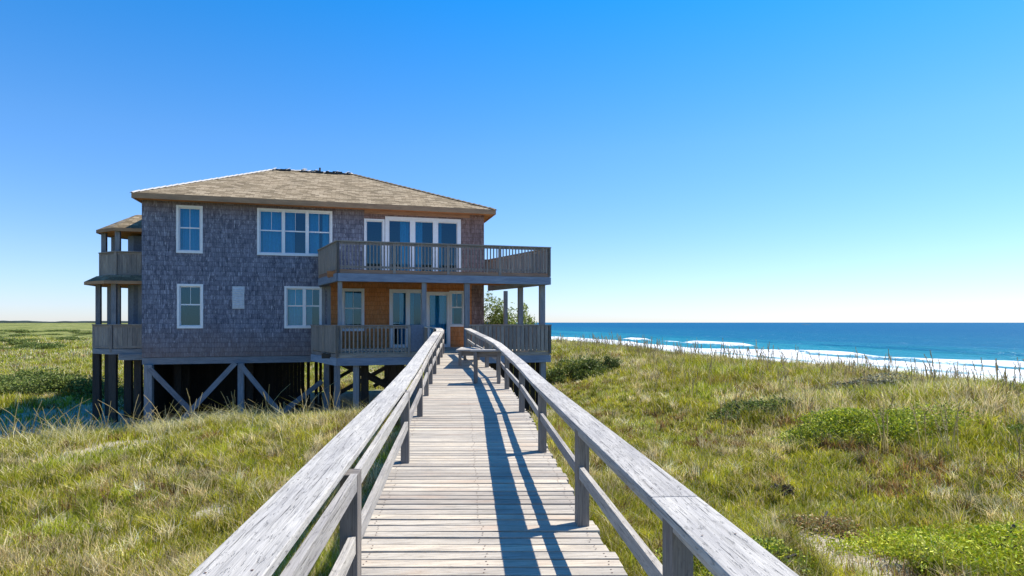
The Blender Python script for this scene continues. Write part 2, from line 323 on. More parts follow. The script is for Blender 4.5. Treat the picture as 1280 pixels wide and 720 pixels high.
# ------------------------------------------------------------------ mesh builder
class MB:
    def __init__(s): s.v = []; s.f = []; s.uv = []; s.r = []; s.m = []
    def quad(s, P, uvs=None, rnd=None, mi=0):
        i = len(s.v); s.v += [tuple(p) for p in P]; s.f.append(tuple(range(i, i+len(P))))
        if uvs is None:
            a = Vector(P[1])-Vector(P[0]); a.normalize(); nrm = (Vector(P[1])-Vector(P[0])).cross(Vector(P[-1])-Vector(P[0])).normalized(); bb = nrm.cross(a)
            uvs = [((Vector(p)-Vector(P[0])).dot(a), (Vector(p)-Vector(P[0])).dot(bb)) for p in P]
        s.uv.append(uvs); s.r.append(random.random() if rnd is None else rnd); s.m.append(mi)
    def hexa(s, B, T, rnd=None, mi=0, ax=None):
        """B, T: four bottom and four top corners, same order counter-clockwise seen from above"""
        rnd = random.random() if rnd is None else rnd
        P = [Vector(p) for p in list(B)+list(T)]
        E = [(P[1]-P[0]), (P[3]-P[0]), (P[4]-P[0])]
        k = max(range(3), key=lambda q: E[q].length) if ax is None else ax
        A = [e.normalized() for e in E]; ou, ov = random.uniform(0, 50), random.uniform(0, 50)
        i = len(s.v); s.v += [tuple(p) for p in P]
        for q, (F, no) in enumerate((((0, 3, 2, 1), 2), ((4, 5, 6, 7), 2), ((0, 1, 5, 4), 1), ((2, 3, 7, 6), 1), ((1, 2, 6, 5), 0), ((3, 0, 4, 7), 0))):
            ua = k if no != k else (k+1) % 3
            va = [z for z in range(3) if z != no and z != ua][0]
            s.f.append(tuple(i+z for z in F))
            s.uv.append([((P[z]-P[0]).dot(A[ua])+ou, (P[z]-P[0]).dot(A[va])+ov+q*.37) for z in F]); s.r.append(rnd); s.m.append(mi)
    def box(s, x0, x1, y0, y1, z0, z1, rnd=None, mi=0):
        s.hexa([(x0, y0, z0), (x1, y0, z0), (x1, y1, z0), (x0, y1, z0)], [(x0, y0, z1), (x1, y0, z1), (x1, y1, z1), (x0, y1, z1)], rnd, mi)
    def beam(s, p0, p1, wd, ht, up=(0, 0, 1), rnd=None, mi=0, off=0.0):
        """board from p0 to p1 (top centre line), wd across, ht down"""
        a = Vector(p0); b = Vector(p1); d = (b-a).normalized(); u = Vector(up); sd = d.cross(u)
        if sd.length < 1e-4: sd = Vector((1, 0, 0))
        sd.normalize(); u = sd.cross(d).normalized(); a = a+sd*off; b = b+sd*off; h = sd*(wd/2); dn = -u*ht
        s.hexa([a-h+dn, a+h+dn, b+h+dn, b-h+dn], [a-h, a+h, b+h, b-h], rnd, mi, ax=1)
    def post(s, x, y, z0, z1, w_, d_=None, ang=0, rnd=None, mi=0):
        d_ = d_ or w_; c, n_ = math.cos(ang), math.sin(ang)
        q = [(x+c*a*w_/2-n_*b_*d_/2, y+n_*a*w_/2+c*b_*d_/2) for a, b_ in ((-1, -1), (1, -1), (1, 1), (-1, 1))]
        s.hexa([(p[0], p[1], z0) for p in q], [(p[0], p[1], z1) for p in q], rnd, mi)
    def prism(s, pts, z0, z1, rnd=None, mi=0):
        n_ = len(pts)
        s.quad([(p[0], p[1], z1) for p in pts], rnd=rnd, mi=mi); s.quad([(p[0], p[1], z0) for p in reversed(pts)], rnd=rnd, mi=mi)
        for i in range(n_):
            a, b = pts[i], pts[(i+1) % n_]; s.quad([(a[0], a[1], z0), (b[0], b[1], z0), (b[0], b[1], z1), (a[0], a[1], z1)], rnd=rnd, mi=mi)
    def build(s, name, mats, parent=None, dz=0.0, bevel=0):
        me = bpy.data.meshes.new(name)
        me.from_pydata([(a, b, c+dz) for a, b, c in s.v], [], s.f)
        uv = me.uv_layers.new(name='UVMap'); uv.data.foreach_set('uv', [q for f in s.uv for p in f for q in p])
        at = me.attributes.new('rnd', 'FLOAT', 'FACE'); at.data.foreach_set('value', s.r)
        for m in (mats if isinstance(mats, (list, tuple)) else [mats]): me.materials.append(m)
        me.polygons.foreach_set('material_index', s.m)
        o = bpy.data.objects.new(name, me); COL.objects.link(o); o.parent = parent
        if bevel:
            b = o.modifiers.new('bevel', 'BEVEL'); b.width = bevel; b.segments = 2; b.limit_method = 'ANGLE'
        return o
def thing(name, loc, rz, label, cat, group=None):
    o = bpy.data.objects.new(name, None); COL.objects.link(o); o.location = loc; o.rotation_euler = (0, 0, rz)
    o['label'] = label; o['category'] = cat
    if group: o['group'] = group
    return o
def fast_mesh(name, V, Q, T, mats, tint=None, parent=None, smooth=False):
    """V (n,3); Q (m,4) quads; T (k,3) triangles; tint per vertex (n,3)"""
    me = bpy.data.meshes.new(name)
    me.vertices.add(len(V)); me.vertices.foreach_set('co', np.ascontiguousarray(V, dtype=np.float32).ravel())
    nq, nt = len(Q), len(T); L = np.concatenate([np.asarray(Q, np.int32).ravel(), np.asarray(T, np.int32).ravel()])
    me.loops.add(len(L)); me.loops.foreach_set('vertex_index', L)
    st = np.concatenate([np.arange(nq)*4, nq*4+np.arange(nt)*3]).astype(np.int32)
    me.polygons.add(nq+nt); me.polygons.foreach_set('loop_start', st)
    me.update(calc_edges=True)
    if smooth: me.polygons.foreach_set('use_smooth', np.ones(nq+nt, bool))
    if tint is not None:
        a = me.attributes.new('tint', 'FLOAT_COLOR', 'POINT'); a.data.foreach_set('color', np.concatenate([tint, np.ones((len(V), 1))], 1).astype(np.float32).ravel())
    me.materials.append(mats)
    o = bpy.data.objects.new(name, me); COL.objects.link(o); o.parent = parent
    return o

# ================================================================== SETTING
def axis(lo, hi, core, n, sc):
    t = np.linspace(-1, 1, n); a = np.sinh(t*sc)/math.sinh(sc)
    return np.where(a < 0, core+a*(core-lo), core+a*(hi-core))
xs = axis(-7000, 480, 0, 520, 8.2); ys = axis(-60, 9000, 14, 560, 8.2)
Xg, Yg = np.meshgrid(xs, ys); Zg = ground(Xg, Yg)
nx, ny = len(xs), len(ys)
V = np.stack([Xg.ravel(), Yg.ravel(), Zg.ravel()+EYE], 1)
ii = np.arange(nx*ny).reshape(ny, nx); Q = np.stack([ii[:-1, :-1].ravel(), ii[:-1, 1:].ravel(), ii[1:, 1:].ravel(), ii[1:, :-1].ravel()], 1)
g = fast_mesh('dune_terrain', V, Q, np.zeros((0, 3), int), M_GROUND, smooth=True); g['kind'] = 'structure'
a = g.data.attributes.new('sand', 'FLOAT', 'POINT'); a.data.foreach_set('value', patch(Xg, Yg).ravel().astype(np.float32))

# sea: local x runs out from the coast, local y along it
cs = np.concatenate([np.linspace(46, 62, 12), np.linspace(62.6, 150, 190), 150*np.exp(np.linspace(.02, 5.2, 60))])
ls = np.concatenate([-3000*np.exp(-np.linspace(0, 5, 20)), np.linspace(-15, 420, 330), 420*np.exp(np.linspace(.03, 4.2, 60))])
Cg, Lg = np.meshgrid(cs, ls)
n1 = fb(Lg/22, Cg/30, 51); n2 = fb(Lg/6, Cg/6, 61)
edge = 83+5*(n1-.5)*2
edge = edge+11*sm(122, 102, Lg+3*(n2-.5))              # the nearer breaker reaches farther out
foam = sm(edge+1.5, edge-1.5, Cg)*(1-.30*sm(3, 9, edge-Cg))
foam = foam-.6*sm(125, 100, Lg)*np.exp(-((Cg-90-3*(n1-.5))/2.6)**2)-.25*np.exp(-((Cg-75-6*(n1-.5))/2.0)**2)
def brk(c0, l0, l1, wd):
    cc = c0+(fb(Lg/12, 0*Lg+2, 71)-.5)*4
    return sm(l0-4, l0+4, Lg)*sm(l1+4, l1-4, Lg)*np.exp(-((Cg-cc)/wd)**2)
b1 = brk(101, 139, 168, 3.6); b2 = brk(100, 196, 212, 3); b3 = brk(103, 176, 188, 1.6)
foam = np.maximum(foam, np.maximum(b1, np.maximum(b2, b3*.7))*1.05)
Zs = .55*np.exp(-((Cg-edge+1.2)/2.2)**2)*sm(50, 62, Cg)*(.5+n1)+1.0*b1+.9*b2+.4*b3
Zs = Zs+.28*np.sin((Cg+6*n1)/4.6)*sm(90, 120, Cg)*sm(700, 200, Cg)
for c0, amp in ((118, .5), (137, .55), (160, .45), (190, .5)):
    Zs = Zs+amp*np.exp(-((Cg-c0-8*(fb(Lg/40, 0*Lg+c0, 81)-.5))/2.4)**2)*sm(.42, .62, fb(Lg/26, 0*Lg+c0*.1, 91))
V = np.stack([Cg.ravel(), Lg.ravel(), Zs.ravel()], 1); m_, k_ = Cg.shape
ii = np.arange(m_*k_).reshape(m_, k_); Q = np.stack([ii[:-1, :-1].ravel(), ii[:-1, 1:].ravel(), ii[1:, 1:].ravel(), ii[1:, :-1].ravel()], 1)
sea = fast_mesh('sea', V, Q, np.zeros((0, 3), int), M_SEA, smooth=True); sea.rotation_euler = (0, 0, TH); sea.location = (0, 0, 0); sea['kind'] = 'structure'
a = sea.data.attributes.new('foam', 'FLOAT', 'POINT'); a.data.foreach_set('value', foam.ravel().astype(np.float32))

# ================================================================== BOARDWALK
def interp(pts, y):
    if y <= pts[0][0]: (a, b), (c, d) = pts[0], pts[1]
    elif y >= pts[-1][0]: (a, b), (c, d) = pts[-2], pts[-1]
    else:
        for (a, b), (c, d) in zip(pts, pts[1:]):
            if a <= y <= c: break
    return b+(d-b)*(y-a)/(c-a)
RE = [(0, .97), (2.7, .81), (4.97, .635), (7.75, .45), (11, .25), (13.8, -.05), (16.4, -.36), (21.25, -1.50)]
LE = [(0, -.70), (4.24, -1.09), (7.0, -1.36), (11, -1.76), (13.6, -2.0), (16.3, -2.2), (21.25, -2.53)]
HT = [(0, -1.65), (8, -1.645), (11, -1.62), (13.7, -1.52), (16.5, -1.38), (21.25, -1.07)]
def sp(pts, y):      # light smoothing of the corners
    return (interp(pts, y-.5)+interp(pts, y)+interp(pts, y+.5))/3
def zd(y): return EYE+sp(HT, y)
bw = thing('boardwalk', (0, 0, EYE-3.2), 0, 'long grey weathered timber boardwalk with railings leading up to the house', 'boardwalk')
BZ = -(EYE-3.2)
deck = MB(); y = -3.0; P = .142
while y < 21.05:
    g_ = random.uniform(.012, .032); y1 = y+P-g_
    j0, j1 = random.uniform(-.02, .03), random.uniform(-.02, .03); z = random.uniform(-.003, .003)
    tw = random.uniform(-.003, .003)
    xl0, xl1, xr0, xr1 = sp(LE, y)-.03-j0, sp(LE, y1)-.03-j0, sp(RE, y)+.03+j1, sp(RE, y1)+.03+j1
    za, zb = zd(y)+z, zd(y1)+z; t = .04
    sk = random.uniform(-.004, .004)
    deck.hexa([(xl0, y+sk, za-t), (xr0, y-sk, za-t), (xr1, y1-sk, zb-t), (xl1, y1+sk, zb-t)], [(xl0, y+sk, za+tw), (xr0, y-sk, za-tw), (xr1, y1-sk, zb-tw), (xl1, y1+sk, zb+tw)], ax=0)
    if y > 1.0:
        for fx in (.05, .5, .95):
            for fy in (.28, .72):
                cx = xl0+(xr0-xl0)*fx+random.uniform(-.008, .008); cy = y+(y1-y)*fy; cz = za+.0025+abs(tw)
                deck.quad([(cx+.0065*math.cos(q), cy+.0065*math.sin(q), cz) for q in (0, 1.05, 2.1, 3.14, 4.19, 5.24)], mi=1)
    y += P
deck.build('decking', [M_DECK, M_NAIL], bw, BZ, .0035)
# joists and skirt beams under the planks
js = MB()
for f in (.04, .5, .96):
    yy = -3.0
    while yy < 20.8:
        y2 = min(yy+2.4, 21.0); xa = sp(LE, yy)+(sp(RE, yy)-sp(LE, yy))*f; xb = sp(LE, y2)+(sp(RE, y2)-sp(LE, y2))*f
        js.beam((xa, yy, zd(yy)-.045), (xb, y2, zd(y2)-.045), .04, .19); yy = y2
js.build('joists', M_RAIL, bw, BZ)
RH = .87
def rail_side(E, sgn, posts, xo, capo):
    """sgn +1: right hand rail, inner side is -x"""
    def cx(y): return sp(E, y)+xo
    for y in posts:
        x = cx(y); gz = float(ground(x, y))+EYE-.3; b = MB()
        ang = math.atan2(sp(E, y+.5)-sp(E, y-.5), 1.0)
        b.post(x, y, gz, zd(y)+RH-.045, .095, .14, -ang); b.build('post', M_RAIL, bw, BZ, .004)
    for a, c in zip(posts, posts[1:]):
        xa, xc = cx(a), cx(c); L = math.hypot(xc-xa, c-a); ux, uy = (xc-xa)/L, (c-a)/L
        b = MB(); e = .052
        b.beam((xa+ux*e-sgn*.018, a+uy*e, zd(a)+.49+random.uniform(-.015, .015)), (xc-ux*e-sgn*.018, c-uy*e, zd(c)+.49+random.uniform(-.015, .015)), 0.04, .095)
        b.build('mid_rail', M_RAILB, bw, BZ, .003)
        b = MB()
        b.beam((xa+ux*e-sgn*.026, a+uy*e, zd(a)+RH-.042), (xc-ux*e-sgn*.026, c-uy*e, zd(c)+RH-.042), .038, .095)
        b.build('top_rail', M_RAILB, bw, BZ, .003)
LP = [-2.5, .2, 3.35, 7.15, 10.5, 12.9, 14.6, 16.4, 18.3, 20.0, 21.1]
RP = [-2.2, .2, 2.72, 4.97, 7.75, 11.0, 13.8, 15.8, 17.7, 19.4, 21.1]
rail_side(LE, -1, LP, .12, 0); rail_side(RE, 1, RP, -.065, 0)
def caps(line, w_, name='cap_rail'):
    """cap boards butted end to end, mitred to the bend"""
    n = len(line); nr = []
    for i in range(n):
        a = line[max(0, i-1)]; b = line[min(n-1, i+1)]; d = Vector((b[0]-a[0], b[1]-a[1], 0)).normalized(); nr.append(Vector((d.y, -d.x, 0)))
    for i in range(n-1):
        b = MB(); p, q = Vector(line[i]), Vector(line[i+1]); d = (q-p).normalized()*.0025; j = random.uniform(-.002, .002)
        for lo, hi in ((-.5, .5),):
            jj = random.uniform(-.0015, .0015)+j
            A = [p+nr[i]*w_*lo+d, p+nr[i]*w_*hi+d, q+nr[i+1]*w_*hi-d, q+nr[i+1]*w_*lo-d]
            A = [a_+Vector((0, 0, jj)) for a_ in A]
            b.hexa([a_-Vector((0, 0, .04)) for a_ in A], A, ax=1)
        for t_ in np.arange(.12, (q-p).length, 1.1):
            for sd_ in (-.3, .3):
                o_ = p+(q-p).normalized()*(float(t_)+random.uniform(-.02, .02))+nr[i]*w_*sd_+Vector((0, 0, .0035))
                b.quad([o_+Vector((.005*math.cos(z), .005*math.sin(z), 0)) for z in (0, 1.05, 2.1, 3.14, 4.19, 5.24)], mi=1)
        b.build(name, [M_CAP, M_NAIL], bw, BZ, .005)
def capline(E, xo, ysq): return [(sp(E, y)+xo, y, zd(y)+RH) for y in ysq]
caps(capline(RE, -.078, [-2.3, 2.72, 7.75, 11.0, 13.8, 15.8, 17.7, 19.4, 21.15]), .215)
cl_ = capline(LE, .0+.0, [-2.6, 7.15, 10.5, 14.6, 16.4, 18.3, 19.6])
cl_ = [(x+.0, y, z) for x, y, z in cl_]
e = cl_[-1]
cl_ += [(-2.42, 20.35, EYE-.29), (-2.50, 21.0, EYE-.22), (-2.72, 21.45, EYE-.17), (-3.05, 21.6, EYE-.14)]
caps(cl_, .23)
for (x, y) in ((-2.72, 21.42), (-3.05, 21.58)):
    b = MB(); b.post(x, y, EYE-3.9, EYE-.2, .1); b.build('post', M_RAIL, bw, BZ, .004)

# a tall plank shelf built against the right hand railing, and a low bench behind it
def fixture(name, x0, x1, y0, y1, top, label, cat, nb):
    zb = zd((y0+y1)/2)+.004; o = thing(name, ((x0+x1)/2, (y0+y1)/2, zb), 0, label, cat)
    b = MB(); wd = (y1-y0)/nb
    cxx, cyy = (x0+x1)/2, (y0+y1)/2
    for i in range(nb): b.box(x0-cxx, x1-cxx, y0-cyy+i*wd, y0-cyy+(i+1)*wd-.012, top-.04, top+random.uniform(-.002, .002))
    b.build('top', M_CAP, o, 0, .004)
    for sx in (x0-cxx+.12, x1-cxx-.12):
        for sy in (y0-cyy+.06, y1-cyy-.06):
            b = MB(); b.post(sx, sy, 0, top-.04, .085); b.build('leg', M_RAIL, o, 0, .003)
    b = MB(); b.box(x0-cxx+.12, x1-cxx-.12, y0-cyy+.11, y0-cyy+.15, top-.18, top-.042); b.build('apron', M_RAIL, o, 0, .003)
    return o
fixture('plank_shelf', -1.0, -.2, 14.6, 14.95, .80, 'tall grey plank shelf sticking out from the right boardwalk railing', 'shelf', 2)
fixture('bench', -1.62, -.95, 17.5, 19.4, .46, 'low grey timber bench by the railing where the boardwalk meets the house', 'bench', 5)

# ================================================================== HOUSE
HX, HY = W0
house = thing('beach_house', (HX, HY, EYE+GZ), TH, 'two-storey shingled beach house on timber piles with decks and hip roof', 'house')
DZ = -GZ                                  # z below is relative to the eye
SR = su(605); DEP = 10.4
def wall(name, m, s0, s1, z0, z1, holes, v=0.0, th=.16):
    xs_ = sorted({s0, s1}|{h[0] for h in holes}|{h[1] for h in holes}); zs_ = sorted({z0, z1}|{h[2] for h in holes}|{h[3] for h in holes})
    xs_ = [x for x in xs_ if s0 <= x <= s1]; zs_ = [z for z in zs_ if z0 <= z <= z1]; b = MB()
    for a, c in zip(xs_, xs_[1:]):
        for d, e in zip(zs_, zs_[1:]):
            mx, mz = (a+c)/2, (d+e)/2
            if any(h[0] < mx < h[1] and h[2] < mz < h[3] for h in holes): continue
            b.quad([(a, v, d), (c, v, d), (c, v, e), (a, v, e)]); b.quad([(c, v+th, d), (a, v+th, d), (a, v+th, e), (c, v+th, e)])
    for h in holes:
        a, c, d, e = h
        b.quad([(a, v, d), (a, v, e), (a, v+th, e), (a, v+th, d)]); b.quad([(c, v, e), (c, v, d), (c, v+th, d), (c, v+th, e)])
        b.quad([(a, v, e), (c, v, e), (c, v+th, e), (a, v+th, e)]); b.quad([(c, v, d), (a, v, d), (a, v+th, d), (c, v+th, d)])
    return b.build(name, m, house, DZ)
def rect(x0, x1, y0, y1):
    xm = (x0+x1)/2; return (su(x0), su(x1), zz(xm, y1), zz(xm, y0))
W1 = rect(221.5, 252.5, 258, 315.5); W2 = rect(322.5, 414.5, 263, 319); W3 = rect(222.5, 253, 356, 409.5)
W4 = rect(356.5, 402, 359, 409.5); D1 = rect(483, 574.5, 274, 336.5); D0 = rect(456, 480, 274.5, 336.5); W5 = rect(428.5, 454.5, 361.5, 413)
D2 = rect(488, 529.5, 363, 437); D3 = rect(534, 561.5, 366, 437); W6 = rect(562.5, 580, 364.5, 407.5)
FL, UF = -1.05, 1.83                     # floor levels
D1 = (D1[0], D1[1], UF+.02, D1[3]); D0 = (D0[0], D0[1], UF+.02, D0[3]); D2 = (D2[0], D2[1], FL+.02, D2[3]); D3 = (D3[0], D3[1], FL+.02, D3[3])
TOP = 4.72; BOT = -1.33; XS = su(427); XM = su(455)
#
wall('front_wall', M_SIDE, 0, XM, 1.62, TOP, [W1, W2])
wall('front_wall', M_SIDE, 0, XS-.45, BOT, 1.62, [W3, W4])
wall('upper_deck_wall', M_SIDEB, XM, SR, 1.62, TOP, [D0, D1])
o = wall('porch_wall', M_CSIDE, XS-.45, SR-.55, BOT, 1.62, [W5, D2, D3, W6]); o['label'] = 'orange cedar shingle wall sheltered under the upper deck'
wall('front_wall', M_SIDEB, SR-.55, SR, BOT, 1.62, [])
b = MB(); b.quad([(0, DEP, BOT), (0, 0, BOT), (0, 0, TOP), (0, DEP, TOP)]); b.build('side_wall', M_SIDE, house, DZ)
b = MB(); b.quad([(SR, 0, BOT), (SR, DEP, BOT), (SR, DEP, TOP), (SR, 0, TOP)]); b.build('side_wall', M_SIDEB, house, DZ)
b = MB(); b.quad([(SR, DEP, BOT), (0, DEP, BOT), (0, DEP, TOP), (SR, DEP, TOP)]); b.build('back_wall', M_SIDE, house, DZ)
# rooms behind the glass
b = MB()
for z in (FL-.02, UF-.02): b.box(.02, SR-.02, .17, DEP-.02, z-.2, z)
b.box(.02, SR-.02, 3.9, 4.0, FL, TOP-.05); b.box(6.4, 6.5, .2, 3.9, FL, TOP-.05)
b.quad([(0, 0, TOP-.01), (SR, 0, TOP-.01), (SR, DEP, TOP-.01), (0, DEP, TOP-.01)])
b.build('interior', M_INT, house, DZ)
# cedar frieze over the upper deck doors
b = MB(); b.box(XM+.02, SR-.62, -.035, 0.001, D1[3]+.13, TOP-.06); o = b.build('frieze_board', M_RIM, house, DZ); o['label'] = 'reddish cedar board above the upper deck doors'

def window(hole, units, kind='hung', cur=0, label=None, thick=.085):
    """units: list of relative widths; kind per unit: hung (mid rail and upper muntin), plain, cross, dark"""
    s0, s1, z0, z1 = hole; F = MB(); t = thick; pr = .032
    F.box(s0-t*.35, s1+t*.35, -pr, -.001, z1-t*.65, z1+t*.35); F.box(s0-t*.35, s1+t*.35, -pr-.012, -.001, z0-t*.35, z0+t*.65)
    F.box(s0-t*.35, s0+t*.65, -pr, -.001, z0+t*.66, z1-t*.66); F.box(s1-t*.65, s1+t*.35, -pr, -.001, z0+t*.66, z1-t*.66)
    fr = F.build('window_frame', M_WHITE, None, DZ); fr.name = 'window'; fr.parent = house
    if label: fr['label'] = label
    tot = sum(u for u, k in units); x = s0+t*.5; W = (s1-s0)-t
    for i, (u, k) in enumerate(units):
        a, c = x, x+W*u/tot; x = c
        sh = MB(); q = .05; y0, y1 = .03, .075; zb, zt = z0+t*.5, z1-t*.5
        if i: sh.box(a-t*.75, a+t*.75, -.02, .03, zb, zt)
        sh.box(a, a+q, y0, y1, zb, zt); sh.box(c-q, c, y0, y1, zb, zt); sh.box(a+q, c-q, y0, y1, zb, zb+q); sh.box(a+q, c-q, y0, y1, zt-q, zt)
        zm = (zb+zt)/2+.06
        if k in ('hung', 'cross'):
            sh.box(a+q, c-q, y0+.004, y1-.006, zm-.025, zm+.025)
            sh.box((a+c)/2-.007, (a+c)/2+.007, y0+.012, y1-.012, zm+.026, zt-q-.001)
            if k == 'cross': sh.box((a+c)/2-.007, (a+c)/2+.007, y0+.012, y1-.012, zb+q+.001, zm-.026)
        sh.build('sash', M_WHITE, fr, DZ)
        g_ = MB(); g_.quad([(a+q*.8, y1-.025, zb+q*.8), (c-q*.8, y1-.025, zb+q*.8), (c-q*.8, y1-.025, zt-q*.8), (a+q*.8, y1-.025, zt-q*.8)]); g_.build('glass_pane', M_GLASS, fr, DZ)
        if cur:
            n_ = 18; cm = MB(); f0, f1 = {1: (0, .45), 2: (.5, 1), 3: (0, 1), 4: (0, .3)}[cur if not isinstance(cur, (list, tuple)) else cur[i % len(cur)]]
            xa, xb = a+(c-a)*f0, a+(c-a)*f1
            for j in range(n_):
                p, r_ = xa+(xb-xa)*j/n_, xa+(xb-xa)*(j+1)/n_
                cm.quad([(p, .26+.03*math.sin(j*1.9), zb), (r_, .26+.03*math.sin((j+1)*1.9), zb), (r_, .26+.03*math.sin((j+1)*1.9), zt), (p, .26+.03*math.sin(j*1.9), zt)])
            cm.build('curtain', M_CURT, fr, DZ)
    return fr
window(W1, [(1, 'cross')], cur=3, label='tall white framed window at the upper left')
window(W2, [(1, 'hung'), (1, 'hung'), (1, 'hung')], cur=[3, 1, 3], label='triple white framed window on the upper storey')
window(W3, [(1, 'hung')], label='dark white framed window at the lower left')
window(W4, [(1.05, 'hung'), (.95, 'hung')], cur=[3, 1], label='double white framed window beside the lower deck')
window(W5, [(1, 'cross')], cur=[1], label='tall window in the orange porch wall')
window(W6, [(1, 'hung')], label='narrow window at the right of the porch wall', cur=[4])
window(D0, [(1, 'plain')], label='dark narrow window left of the upper deck doors', thick=.07)
o = window(D1, [(1.05, 'plain'), (1, 'plain'), (1, 'plain')], cur=[2, 1, 4], label='wide white framed glass door set on the upper deck', thick=.15); o.name = 'glass_door'
o = window(D2, [(1, 'plain'), (.9, 'plain')], cur=[2, 1], label='white framed glass doors on the lower deck', thick=.12); o.name = 'glass_door'
o = window(D3, [(1, 'plain')], cur=[3], label='pale entrance door on the lower deck', thick=.12); o.name = 'glass_door'
# louvred vent on the shingles
b = MB(); s0, s1 = su(290.5), su(305.5); z0, z1 = zz(298, 386), zz(298, 358)
b.box(s0, s1, -.02, -.001, z0, z1)
for i in range(9): b.hexa(*[[(s0+.03, -.05, zc), (s1-.03, -.05, zc), (s1-.03, -.021, zc+.03), (s0+.03, -.021, zc+.03)] for zc in (z0+.05+i*(z1-z0-.1)/9, z0+.056+i*(z1-z0-.1)/9)])
o = b.build('wall_vent', M_VENT, house, DZ)

# roof: hip with slightly thick eaves
EO = .55; A = (-.18, -EO); B = (13.62, -EO); RZ0 = 4.80; RV = 4.75; RZ = 7.2
RL = su(342, RV); RR = su(440, RV); BK = DEP+EO
def roof_faces(A, B, bk, rl, rr, rv, z0, z1):
    b = MB(); F = [((A[0], A[1], z0), (B[0], B[1], z0), (rr, rv, z1), (rl, rv, z1)), ((B[0], B[1], z0), (B[0], bk, z0), (rr, rv, z1)),
                   ((B[0], bk, z0), (A[0], bk, z0), (rl, rv, z1), (rr, rv, z1)), ((A[0], bk, z0), (A[0], A[1], z0), (rl, rv, z1))]
    for f in F: b.quad(f)
    return b, F
b, F = roof_faces(A, B, BK, RL, RR, RV, RZ0, RZ); b.build('roof', M_ROOF, house, DZ)
f = MB(); t = .035
f.box(A[0], B[0], A[1], A[1]+t, RZ0-.20, RZ0-.004); f.box(A[0], B[0], BK-t, BK, RZ0-.20, RZ0-.004)
f.box(A[0], A[0]+t, A[1]+t+.002, BK-t-.002, RZ0-.20, RZ0-.004); f.box(B[0]-t, B[0], A[1]+t+.002, BK-t-.002, RZ0-.20, RZ0-.004)
f.build('fascia', M_TRIMB, house, DZ)
f = MB(); f.box(A[0]+t+.002, B[0]-t-.002, A[1]+t+.002, -.002, RZ0-.16, RZ0-.13); f.box(A[0]+t+.002, -.004, 0, BK-.04, RZ0-.16, RZ0-.13); f.box(SR+.004, B[0]-t-.002, 0, BK-.04, RZ0-.16, RZ0-.13)
f.build('soffit', M_CEDAR, house, DZ)
# ridge and hip caps of lapped shingles, a few lifted, and the black ridge vent showing between
def capstrip(p, q, n_, w_, name, m, drop=.0):
    b = MB(); p, q = Vector(p), Vector(q)
    for i in range(n_):
        a = p.lerp(q, i/n_); c = p.lerp(q, (i+1.15)/n_); h = Vector((0, 0, .035+random.uniform(0, .01)))
        d = (q-p).normalized(); sd = d.cross(Vector((0, 0, 1))).normalized()*w_
        dn = Vector((0, 0, -w_*drop))
        b.quad([a-sd+dn+h*.4, c-sd+dn+h, c+h+Vector((0, 0, .01)), a+h*.6]); b.quad([a+h*.6, c+h+Vector((0, 0, .01)), c+sd+dn+h, a+sd+dn+h*.4])
    return b.build(name, m, house, DZ)
sl = (RZ-RZ0)/(RV+EO)
capstrip((A[0], A[1], RZ0), (RL, RV, RZ), 26, .12, 'hip_cap', M_CAPW, sl*.7); capstrip((B[0], B[1], RZ0), (RR, RV, RZ), 30, .12, 'hip_cap', M_ROOF, sl*.7)  # left hip cap paler: its bright reflection put into the colour
capstrip((RL, RV, RZ), (RR, RV, RZ), 12, .15, 'ridge_cap', M_CAPW, sl*.8)
for x0, x1 in ((RL+.1, RL+.55), (RL+1.25, RL+2.1), (RL+2.5, RL+2.8), (RR-1.2, RR-.15)):
    x = x0; b = MB()
    while x < x1:
        d = random.uniform(.12, .25); h = random.uniform(-.03, .045); b.box(x, x+d, RV-random.uniform(.2, .3), RV+.12, RZ-.10, RZ+h); x += d-.004
    b.build('ridge_vent', M_BLACK, house, DZ)
b = MB()                                     # torn shingle edges and a short pipe
for i in range(14):
    x = random.uniform(RL, RR); b.beam((x, RV-.24, RZ-.04), (x+random.uniform(.08, .2), RV-.1, RZ+random.uniform(.04, .12)), .12, .012)
b.build('loose_shingle', M_CAPW, house, DZ)
b = MB(); px = su(400, RV); n_ = 8
b.prism([(px+.04*math.cos(q*math.tau/n_), RV-.05+.04*math.sin(q*math.tau/n_)) for q in range(n_)], RZ-.1, RZ+.2); b.build('vent_pipe', M_BLACK, house, DZ)

# floor frame, piles and braces
b = MB(); b.box(.0, su(398), .02, .14, BOT-.27, BOT-.012); b.build('floor_beam', M_HW, house, DZ)
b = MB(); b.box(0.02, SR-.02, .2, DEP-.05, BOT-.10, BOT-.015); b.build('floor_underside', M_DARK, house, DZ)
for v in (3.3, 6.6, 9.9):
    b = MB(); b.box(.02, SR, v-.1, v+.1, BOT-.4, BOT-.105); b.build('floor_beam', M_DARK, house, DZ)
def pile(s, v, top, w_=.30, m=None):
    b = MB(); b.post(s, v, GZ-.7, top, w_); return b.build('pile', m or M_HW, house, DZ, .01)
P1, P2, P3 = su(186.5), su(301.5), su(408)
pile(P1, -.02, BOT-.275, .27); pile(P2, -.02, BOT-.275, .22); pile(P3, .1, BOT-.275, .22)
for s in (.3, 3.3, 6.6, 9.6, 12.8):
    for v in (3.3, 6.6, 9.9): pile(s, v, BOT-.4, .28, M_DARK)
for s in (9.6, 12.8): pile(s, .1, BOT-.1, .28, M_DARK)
def brace(s0, z0, s1, z1, v=-.16, m=None, name='brace'):
    b = MB(); b.beam((s0, v, z0), (s1, v, z1), .05, .19, up=(z0-z1, 0, s1-s0)); return b.build(name, m or M_HW, house, DZ)
brace(P1+.12, zz(190, 458), su(265), zz(262, 534)); brace(P2-.1, zz(299, 455), su(226), zz(230, 532), -.215)
